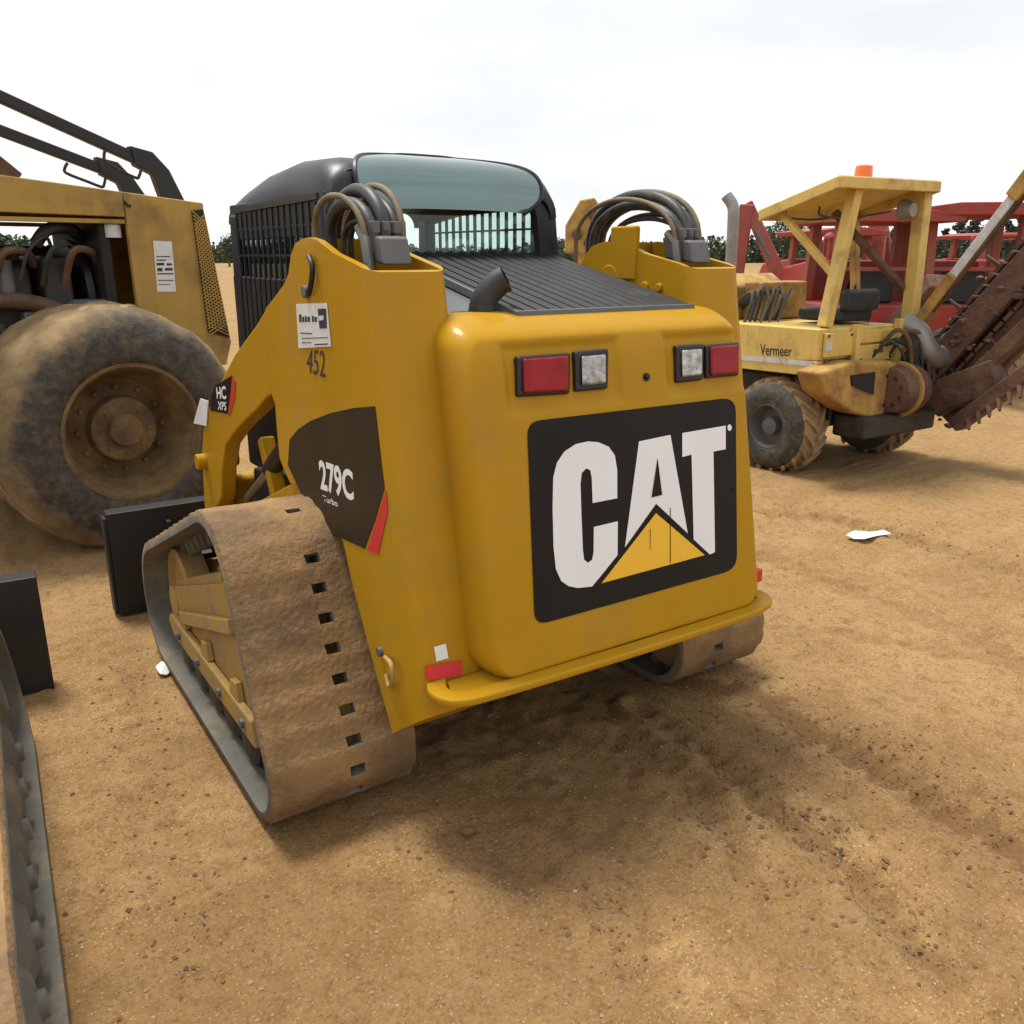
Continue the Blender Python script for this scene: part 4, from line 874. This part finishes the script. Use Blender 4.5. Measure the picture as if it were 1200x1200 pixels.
# rear drive housing
HP = [atY(x, y, 1.74) for x, y in ((960, 437), (1000, 424), (1046, 423), (1080, 436), (1088, 462), (1040, 500), (995, 482), (968, 462))]
hs = tp(MB().prism([(p[0], p[2]) for p in HP], 'Y', 1.74, 1.96), 'drive_housing', 'yellow_rust', bevel=.03)
tp(MB().prism([tuple(atY(*q, 1.735)[[0, 2]]) for q in ((997, 440), (1024, 436), (1022, 462), (998, 452))], 'Y', 1.722, 1.738), 'hole_shade_plate', 'dark')  # dark plate painted as the shade inside a hole
bc = atY(1064, 457, 1.66)
tp(MB().lathe([(-.16, .10), (-.15, .165), (-.03, .19), (.08, .19), (.16, .16), (.20, .10), (.20, .001)], (bc[0], 1.72, bc[2]), 'X', 28), 'planetary_drum', 'boom_rust')
tp(MB().cyl((bc[0], 1.72, bc[2]), 'X', -.05, -.02, .21, 28), 'drum_flange', 'yellow_rust', bevel=.006)
tp(MB().box(4.0, 4.9, 1.66, 1.94, .30, .46), 'axle_guard', 'engine', bevel=.02)
# canopy
rf = [np.array(p) for p in ((3.72, 1.88, 2.125), (4.90, 1.88, 2.14), (4.93, 2.60, 1.95), (3.78, 2.60, 1.935))]
roof = tp(MB().hexa([p - (0, 0, .015) for p in rf] + list(rf)), 'canopy', 'yellow_pale', bevel=.006)
for i in range(4):
    a, b2 = rf[i], rf[(i + 1) % 4]; MB().bar(a - (0, 0, .045), b2 - (0, 0, .045), .03, .075).obj('canopy_rim', 'yellow_pale', roof, .006)
PB = [atY(968, 384, 1.95), atY(1080, 372, 1.95)]
tp(MB().bar(atY(966, 384, 1.95), (4.03, 1.97, 2.08), .085, .085, (0, 1, 0)), 'canopy_post', 'yellow_pale', bevel=.012)
tp(MB().bar((4.89, 1.97, .62), (4.85, 1.97, 2.08), .10, .10, (0, 1, 0)), 'canopy_post', 'yellow_pale', bevel=.012)
tp(MB().bar((3.86, 2.50, 1.93), atY(979, 324, 1.96), .05, .05, (0, 1, 0)), 'canopy_strut', 'yellow_pale', bevel=.006)
tp(MB().bar((4.45, 2.45, 1.93), (4.82, 2.02, 1.35), .05, .05, (0, 1, 0)), 'canopy_strut', 'boom_rust', bevel=.006)
tp(MB().bar((4.88, 2.58, 1.93), (4.87, 2.45, 1.09), .06, .06, (0, 1, 0)), 'canopy_strut', 'yellow_rust', bevel=.006)
bp_ = atY(1012, 203, 2.12); bz = 2.10
be = tp(MB().lathe([(.0, .075), (.03, .075), (.035, .066), (.125, .060), (.135, .045), (.137, .001)], (bp_[0], 2.12, bz), 'Z', 24), 'beacon', 'orange')
tp(MB().cyl((bp_[0], 2.12, bz), 'Z', -.02, .03, .08, 20), 'beacon_base', 'black')
# work lamp under the roof, seat, controls
tp(MB().lathe([(-.04, .05), (.03, .085), (.05, .085), (.05, .001)], (4.72, 1.99, 1.93), 'Y', 20), 'work_lamp', 'pipe_grey')
tp(MB().box(4.12, 4.52, 2.05, 2.45, 1.12, 1.22), 'seat', 'seat', bevel=.03)
tp(MB().box(4.12, 4.52, 2.00, 2.08, 1.20, 1.36), 'seat_back', 'seat', bevel=.03)
tp(MB().box(4.05, 4.6, 2.75, 2.95, 1.10, 1.40), 'dash', 'yellow_rust', bevel=.02)
for k in range(6):
    x = 3.82 + .05 * k; tp(MB().tube([(x, 2.55 + .04 * (k % 2), 1.10), (x + .02, 2.50, 1.30 + .03 * (k % 3))], .008, 6), 'control_lever', 'grey')
for k in range(7):
    x = 3.80 + .06 * k; tp(MB().tube(smooth_path([(x, 2.7, 1.08), (x + .03, 2.66, 1.25 + .05 * (k % 3)), (x + .10, 2.75, 1.32), (x + .12, 3.0, 1.15)], 5), .014, 7), 'hydraulic_hose', 'hose')
tp(MB().prism([(2.95, 1.09), (4.30, 1.09), (4.32, 1.38), (3.1, 1.46), (2.93, 1.36)], 'X', 3.86, 4.58), 'engine_hood', 'yellow_rust', bevel=.03)
e0, e1 = atX(857, 300, 4.4), atX(855, 246, 4.4)
tp(MB().tube(smooth_path([(4.4, e0[1], 1.40), (4.4, e0[1], 1.6), (4.4, e1[1] - .05, 1.92), (4.4, e1[1] - .03, 2.02), (4.37, e1[1] + .02, 2.10)], 5), .05, 16), 'exhaust_stack', 'pipe_grey')
# crumber bar and boom, raised over the rear
XB = 4.96
c0, c1 = atX(1066, 392, XB - .1), atX(1196, 222, XB - .1); cdv = c1 - c0; cm = c0 + cdv * .44; ce = c0 + cdv * 1.35
tp(MB().bar(c0, cm, .085, .085, (1, 0, 0)), 'crumber_arm', 'yellow_rust', bevel=.01)
tp(MB().bar(cm, ce, .07, .07, (1, 0, 0)), 'crumber_tube', 'white_steel', bevel=.008)
tp(MB().bar(c0 + cdv * .95, ce, .10, .11, (1, 0, 0)), 'crumber_sleeve', 'yellow_rust', bevel=.01)
tp(MB().bar(c0 + (0, .0, -.04) - cdv * .04, ce + (0, 0, -.09), .03, .06, (1, 0, 0)), 'crumber_rail', 'boom_rust', bevel=.005)
b0, b1 = atX(1082, 452, XB + .12), atX(1205, 318, XB + .12); bd = (b1 - b0); bl = np.linalg.norm(bd); bd /= bl; bnrm = np.array([0, -bd[2], bd[1]]) * -1
if bnrm[2] < 0: bnrm = -bnrm
BE = b0 + bd * (bl + .75)
for dx in (-.11, .11): tp(MB().bar(b0 + (dx, 0, 0), BE + (dx, 0, 0), .06, .20, tuple(bnrm)), 'boom_beam', 'boom_rust', bevel=.01)
tp(MB().bar(b0 - bd * .1, BE, .17, .10, tuple(bnrm)), 'boom_core', 'boom_rust', bevel=.01)
for e, nm in ((b0, 'drive_sprocket'), (BE, 'end_roller')): tp(MB().cyl(tuple(e), 'X', -.16, .16, .14, 24), nm, 'boom_rust', bevel=.01)
L_ = np.linalg.norm(BE - b0)
for sd2 in (-1, 1):
    for k in range(int(L_ / .10)):
        p_ = b0 + bd * (.05 + .10 * k) + bnrm * (.15 * sd2)
        pl = tp(MB().bar(p_ - bd * .042, p_ + bd * .042, .18, .03, tuple(bnrm)), 'chain_link', 'boom_rust', bevel=.004)
        if k % 2 == 0:
            s2 = (-1) ** (k // 2)
            MB().bar(p_ + (s2 * .06, 0, 0), p_ + (s2 * .13, 0, 0) + bnrm * (.11 * sd2) + bd * .02, .05, .03, tuple(bd), .03, .012).obj('digging_tooth', 'boom_rust', pl, .003)
# mud-packed side beams below the boom
for (pa, pb, dx, wd, th) in (((1100, 482), (1215, 378), .05, .12, .17), ((1120, 498), (1225, 430), -.02, .12, .15), ((1085, 470), (1150, 462), .0, .25, .16)):
    tp(MB().bar(atX(*pa, XB + dx), atX(*pb, XB + dx) + bd * .2, wd, th, (1, 0, 0)), 'side_beam', 'boom_rust', bevel=.02)
for k in range(7):
    q_ = atX(1135 + 12 * k, 486 - 7.5 * k, XB - .06); MB_ = MB().bar(q_, q_ + (-.06, -.05, -.10), .05, .04, (0, 1, 0), .03, .015); tp(MB_, 'scraper_lug', 'boom_rust', bevel=.004)
tp(MB().bar(b0 - bnrm * .26 - bd * .05, b0 - bnrm * .26 + bd * (bl + .4), .10, .26, tuple(bnrm)), 'boom_web', 'boom_rust', bevel=.03)
cl = MB(); rr = np.random.default_rng(21)
for k in range(190):
    t_ = rr.random(); off = rr.normal(0, .11); p_ = b0 + bd * (t_ * 1.9) + bnrm * off + np.array([rr.choice([-.14, .14, 0]) + rr.normal(0, .02), 0, 0]) - (np.array([0, 0, .25]) if rr.random() < .35 else 0)
    s_ = .012 + .03 * rr.random() ** 2; cl.lathe([(-s_ * .7, .002), (-s_ * .4, s_ * .8), (s_ * .3, s_), (s_ * .8, .003)], tuple(p_), 'Z', 6, caps=False, jit=lambda i, a, q=rr.random() * 6: .35 * math.sin(2 * a + q + i))
tag(tp(cl, 'mud_clods', 'boom_rust', smooth=30), kind='stuff')
tp(MB().tube(smooth_path([(4.66, 1.90, 1.10), (4.72, 1.80, 1.05), (4.78, 1.74, .92), (4.92, 1.72, .84), (5.04, 1.74, .92), (5.08, 1.80, 1.02)], 6), .085, 14), 'spoil_hose', 'pipe_grey')
tp(MB().box(4.70, 5.10, 1.78, 1.94, .62, .85), 'hose_manifold', 'engine', bevel=.02)

rr = np.random.default_rng(8)
for k in range(11):
    x = 4.30 + .07 * k; z = .95 + .12 * rr.random()
    tp(MB().tube(smooth_path([(x, 1.88, .86 + .05 * (k % 3)), (x + .05, 1.78, z), (x + .14, 1.72, z - .08), (min(x + .22, 5.1), 1.70, .72 - .05 * (k % 2))], 5), .011 + .006 * (k % 3), 7), 'hydraulic_hose', ['hose', 'boom_rust', 'hose'][k % 3])
for k in range(9):
    a = 2 * PI * k / 9; tp(MB().cyl((bc[0] - .16, 1.72 + .11 * math.cos(a), bc[2] + .11 * math.sin(a)), 'X', -.015, .01, .012, 6), 'drum_bolt', 'engine', smooth=0)
for x, z in ((4.02, .88), (4.02, 1.05), (3.76, .88), (3.76, 1.05), (4.52, 1.05), (4.52, .86), (4.16, .86)): tp(MB().cyl((x, 1.868, z), 'Y', -.008, .01, .012, 6), 'bolt', 'boom_rust', smooth=0)
tp(MB().box(3.735, 3.80, 1.862, 1.868, .95, 1.01), 'warning_sticker', 'white_steel'); tp(MB().box(4.30, 4.42, 1.862, 1.868, .90, .93), 'latch', 'grey', bevel=.003)
for k in range(4): tp(MB().tube([(4.60, 2.15 + .09 * k, 1.10), (4.61, 2.12 + .09 * k, 1.38)], .009, 7), 'control_lever', 'black')
for y in (2.2, 2.5): tp(MB().tube(smooth_path([(3.95, y, 1.94), (3.95, y - .02, 1.88), (4.3, y, 1.87), (4.8, y, 1.93)], 5), .008, 6), 'wiring', 'hose')

# ------------------------------------------------------------------ red machines behind
def red_machine(loc, rz, label, boom=False, roofz=2.05, canopy=True):
    t = thing('red_trencher', label, 'trencher', (*loc, 0), rz, 'red machines parked behind the trencher')
    P = lambda mb, n, m, b=.01, par=None: mb.obj(n, m, par or t, b)
    for x, y, f in ((-.6, -.7, -1), (.6, -.7, 1), (-.6, .8, -1), (.6, .8, 1)): small_wheel(x, y, .36, .36, .30, f, t, lambda o: None, lugs=12)
    P(MB().box(-.42, .42, -1.1, 1.4, .42, .72), 'chassis', 'engine', .02)
    P(MB().prism([(.2, .72), (1.45, .72), (1.45, 1.25), (1.3, 1.45), (.25, 1.55)], 'X', -.48, .48), 'engine_hood', 'red', .04)
    for k in range(5): P(MB().box(-.462, -.452, .45, 1.25, .82 + .07 * k, .85 + .07 * k), 'louvre', 'dark', 0)
    P(MB().box(-.60, .60, -1.05, .20, .66, 1.05), 'fender_deck', 'red', .03)
    P(MB().box(-.25, .25, -.55, -.15, .95, 1.08), 'seat', 'seat', .03); P(MB().box(-.25, .25, -.65, -.55, 1.05, 1.45), 'seat_back', 'seat', .03)
    P(MB().tube([(0, .15, 1.2), (0, -.08, 1.42)], .02, 8), 'steering_column', 'black', 0)
    P(MB().lathe([(-.012, .17), (0, .185), (.012, .17), (0, .155)], (0, -.09, 1.43), 'Z', 24, closed=True), 'steering_wheel', 'black', 0)
    P(MB().box(-.30, .30, -1.02, -.98, .62, .82), 'number_plate', 'white_steel', .005)
    for x in (-.35, .35): P(MB().cyl((x, -1.02, 1.15), 'Y', -.03, .03, .07, 16), 'work_lamp', 'grey', .005)
    if canopy:
        for x in (-.55, .55):
            for y0, y1 in ((-.85, -.80), (.10, .0)): P(MB().bar((x, y0, .90), (x * .96, y1, roofz - .04), .11, .13, (0, 1, 0)), 'canopy_post', 'red_dull', .012)
        P(MB().loft([[(x, y, z + .03 * math.cos(x * 1.8)) for x, z in ((-.74, roofz - .09), (-.76, roofz - .01), (-.3, roofz + .03), (.3, roofz + .03), (.76, roofz - .01), (.74, roofz - .09))] for y in (-1.15, -1.12, .32, .35)]), 'canopy', 'red', .012)
        P(MB().bar((-.55, -.8, 1.45), (.55, -.8, 1.45), .05, .05), 'roll_bar', 'red_dull', .01)
    else:
        P(MB().tube(smooth_path([(-.5, -.75, .9), (-.5, -.75, 1.75), (-.42, -.75, 1.86), (.42, -.75, 1.86), (.5, -.75, 1.75), (.5, -.75, .9)], 5), .04, 12), 'roll_bar', 'red', 0)
    if boom:
        P(MB().bar((0, -1.05, .7), (-.15, -1.9, 2.32), .24, .46, (1, 0, 0), .16, .26), 'boom', 'red_dull', .02)
        P(MB().bar((-.15, -1.90, 2.30), (-.1, -1.98, .95), .20, .34, (1, 0, 0), .14, .30), 'dipper_arm', 'red_dull', .02)
        P(MB().tube([(0.12, -1.2, 1.0), (.02, -1.75, 1.95)], .04, 12), 'boom_cylinder', 'grey', 0)
        P(MB().prism([(-2.2, .55), (-1.8, .50), (-1.7, .85), (-1.85, .98), (-2.15, .85)], 'X', -.3, .12), 'digging_bucket', 'boom_rust', .01)
    else:
        P(MB().bar((0, -1.1, .6), (.1, -2.0, 1.35), .18, .24, (1, 0, 0)), 'trench_boom', 'boom_rust', .02)
    return t
def az_pt(px_, dist):
    a = YAW + math.atan((px_ - 600) / (FPX / math.cos(PITCH))); return CAM[0] + math.sin(a) * dist, CAM[1] + math.cos(a) * dist
red_machine(az_pt(1002, 12.2), math.radians(-32), 'red machine with a flat red canopy directly behind the yellow trencher')
red_machine(az_pt(1112, 12.6), math.radians(-42), 'red machine with red canopy beside the raised trencher boom', roofz=2.12)
red_machine(az_pt(1036, 13.6), math.radians(221), 'red digger whose folded boom peaks beside the grey exhaust stack', boom=True, canopy=False)
red_machine(az_pt(1170, 15.5), math.radians(-50), 'red machine with a bent roll bar beyond the trencher boom', canopy=False)
for px_, ds, rz_, bm_, cn_, lb in ((958, 19.0, -20, False, True, 'far red machine with a canopy seen under the yellow canopy'), (1062, 21.0, -70, True, False, 'far red digger with folded boom seen past the canopy post'), (1138, 24.0, -15, False, True, 'farthest red machine, before the woodland beyond the boom')):
    red_machine(az_pt(px_, ds), math.radians(rz_), lb, boom=bm_, canopy=cn_)
# weathered yellow digging arm showing over the loader's hood
YA = thing('backhoe_arm', 'rust-spotted yellow digging arm rising behind the loader hoses', 'digger arm', (*az_pt(688, 9.0), 0), math.radians(-38))
MB().box(-.5, .5, -.3, .6, 0.0, .55).obj('arm_base', 'yellow_rust', YA, .04)
MB().bar((0, .1, .5), (-.02, 0, 1.75), .26, .26, (0, 1, 0), .2, .2).obj('arm_beam', 'yellow_rust', YA, .03)
MB().prism([(-.22, 1.62), (.16, 1.60), (.20, 1.92), (.06, 2.14), (-.08, 2.12), (-.22, 1.88)], 'Y', -.10, .10).obj('arm_head', 'yellow_rust', YA, .02)
for x, z, r in ((-.10, 1.80, .05), (.05, 1.98, .045), (.02, 1.72, .055)): MB().cyl((x, 0, z), 'Y', -.125, .125, r, 18).obj('arm_pin', 'boom_rust', YA, .006)

# ------------------------------------------------------------------ trees at the edge of the yard
def crown_mesh(kind, seed):
    rr = np.random.default_rng(seed); vs, fs = [], []; H = 8.0
    blobs = []
    if kind == 0:
        for k in range(16):
            a = rr.random() * 6.28; r = rr.random() ** .6 * 2.6; z = 3.2 + rr.random() * 4.2; r *= (1 - abs(z - 5) / 4.2); blobs.append((r * math.cos(a), r * math.sin(a), z, .8 + rr.random() * .8))
    else:
        for k in range(16):
            z = 2.2 + k * .4; r = max(.2, (9 - z) * .28) * (.4 + .6 * rr.random()); a = rr.random() * 6.28; blobs.append((r * math.cos(a), r * math.sin(a), z, .5 + .09 * (9 - z)))
    for bx, by, bz_, br in blobs:
        for q in range(70):
            d = rr.normal(size=3); d /= np.linalg.norm(d); p = np.array((bx, by, bz_)) + d * br * (.55 + .5 * rr.random()) * (1, 1, .8)
            n1 = rr.normal(size=3); n1 /= np.linalg.norm(n1); n2 = np.cross(n1, rr.normal(size=3)); n2 /= np.linalg.norm(n2); s_ = .13 + .16 * rr.random()
            o = len(vs); vs += [tuple(p + n1 * s_), tuple(p + n2 * s_ * .7), tuple(p - n1 * s_), tuple(p - n2 * s_ * .7)]; fs.append((o, o + 1, o + 2, o + 3))
    me = bpy.data.meshes.new('crown'); me.from_pydata(vs, [], fs); me.materials.append(MT['leaf' if kind == 0 else 'leaf2']); return me
crowns = [(k, crown_mesh(k, 30 + i)) for i, k in enumerate((0, 0, 0, 1, 1))]
trunk = MB().tube([(0, 0, 0), (.05, 0, 2), (-.03, .05, 4), (0, 0, 6.5)], [.22, .17, .11, .04], 8)
for a, d in ((.5, 1.6), (2.4, 1.4), (4.3, 1.5)): trunk.tube([(0, 0, 2.6), (d * .5 * math.cos(a), d * .5 * math.sin(a), 3.6), (d * math.cos(a), d * math.sin(a), 4.8)], [.10, .07, .03], 6)
tme = trunk.mesh('trunk'); tme.materials.append(MT['bark'])
wv, wf = [], []
for px_ in range(-120, 1330, 3):                         # one closed mass of far woodland
    x, y = az_pt(px_ + random.uniform(-3, 3), random.uniform(205, 235)); H_ = (4.6 + 5.0 * float(vnoise(np.array([px_ * .03]), np.array([3.3]), 90)[0]) + 2.0 * float(vnoise(np.array([px_ * .11]), np.array([7.3]), 91)[0]) + 1.4 * random.random()) * (1. if px_ > 880 else .8)
    for q in range(70):
        z = H_ * random.random() ** 1.1; s_ = random.uniform(.25, .6); c_ = Vector((x + random.gauss(0, 1.3), y + random.gauss(0, 1.3), z)); a_ = Vector((random.gauss(0, 1), random.gauss(0, 1), random.gauss(0, 1))).normalized() * s_
        b_ = a_.cross(Vector((random.gauss(0, 1), random.gauss(0, 1), random.gauss(0, 1)))).normalized() * s_; o = len(wv); wv += [c_ + a_, c_ + b_, c_ - a_, c_ - b_]; wf.append((o, o + 1, o + 2, o + 3))
me = bpy.data.meshes.new('far_woodland'); me.from_pydata(wv, [], wf); tag(link('far_woodland', me, 'leaf', smooth=0), 'dark green far woodland along the horizon', 'woodland', kind='stuff')
for px_ in (268, 652, 663, 905, 918, 931, 948, 985, 1012, 1040, 1105, 1122, 1140, 1158, 1176, 1192):
    dist = random.uniform(150, 190); kind, cm_ = crowns[random.randrange(5)]
    x, y = az_pt(px_, dist); s_ = random.uniform(.75, 1.05) * (1.0 if px_ > 850 else .62)
    t = thing('broadleaf_tree' if kind == 0 else 'pine_tree', 'dark green round-crowned tree standing before the far woodland' if kind == 0 else 'dark green pointed pine standing before the far woodland', 'tree', (x, y, -.1), random.random() * 6, 'broadleaf trees before the far woodland' if kind == 0 else 'pines before the far woodland')
    t.scale = (s_ * 1.3, s_ * 1.3, s_)
    for nm, m_ in (('trunk', tme), ('crown', cm_)):
        o = bpy.data.objects.new(nm, m_); col.objects.link(o); o.parent = t

# ------------------------------------------------------------------ litter
def scrap(name, pts, label, cat, h=.012, m='paper'):
    P = [atZ(x, y)[:2] for x, y in pts]; c = np.mean(P, 0); b = MB(); rr = np.random.default_rng(5); z0 = float(gheight(np.array([c[0]]), np.array([c[1]]))[0][0])
    n = len(P); ring = [(*p, z0 + .010 + h * rr.random()) for p in P]; ring2 = [(p[0], p[1], p[2] + .0025) for p in ring]
    top = (*c, z0 + .014 + h); bot = (*c, z0 + .0115 + h)
    b.add(ring + ring2 + [bot, top], [(i, (i + 1) % n, 2 * n) for i in range(n)] + [(n + i, n + (i + 1) % n, 2 * n + 1) for i in range(n)] + [(i, (i + 1) % n, n + (i + 1) % n, n + i) for i in range(n)])
    return tag(b.obj(name, m, smooth=0), label, cat)
scrap('paper_sheet', [(991, 632), (1000, 627), (1020, 628), (1035, 625), (1044, 629), (1028, 632), (1012, 636), (1000, 635)], 'crumpled white paper lying on the clay near the trencher', 'paper')
scrap('paper_scrap', [(183, 788), (190, 781), (199, 783), (203, 788), (196, 793), (188, 794)], 'small white scrap beside the left track of the CAT loader', 'paper scrap', .02)
q = atZ(549, 977); b = MB().lathe([(-.010, .008), (-.007, .016), (.003, .018), (.010, .012), (.015, .003)], (q[0], q[1], .008), 'Z', 9, jit=lambda i, a: .18 * math.sin(2 * a + i) + .1 * math.sin(5 * a))
tag(b.obj('stone', 'clay', smooth=30), 'dark stone lying on the clay behind the CAT loader', 'stone')
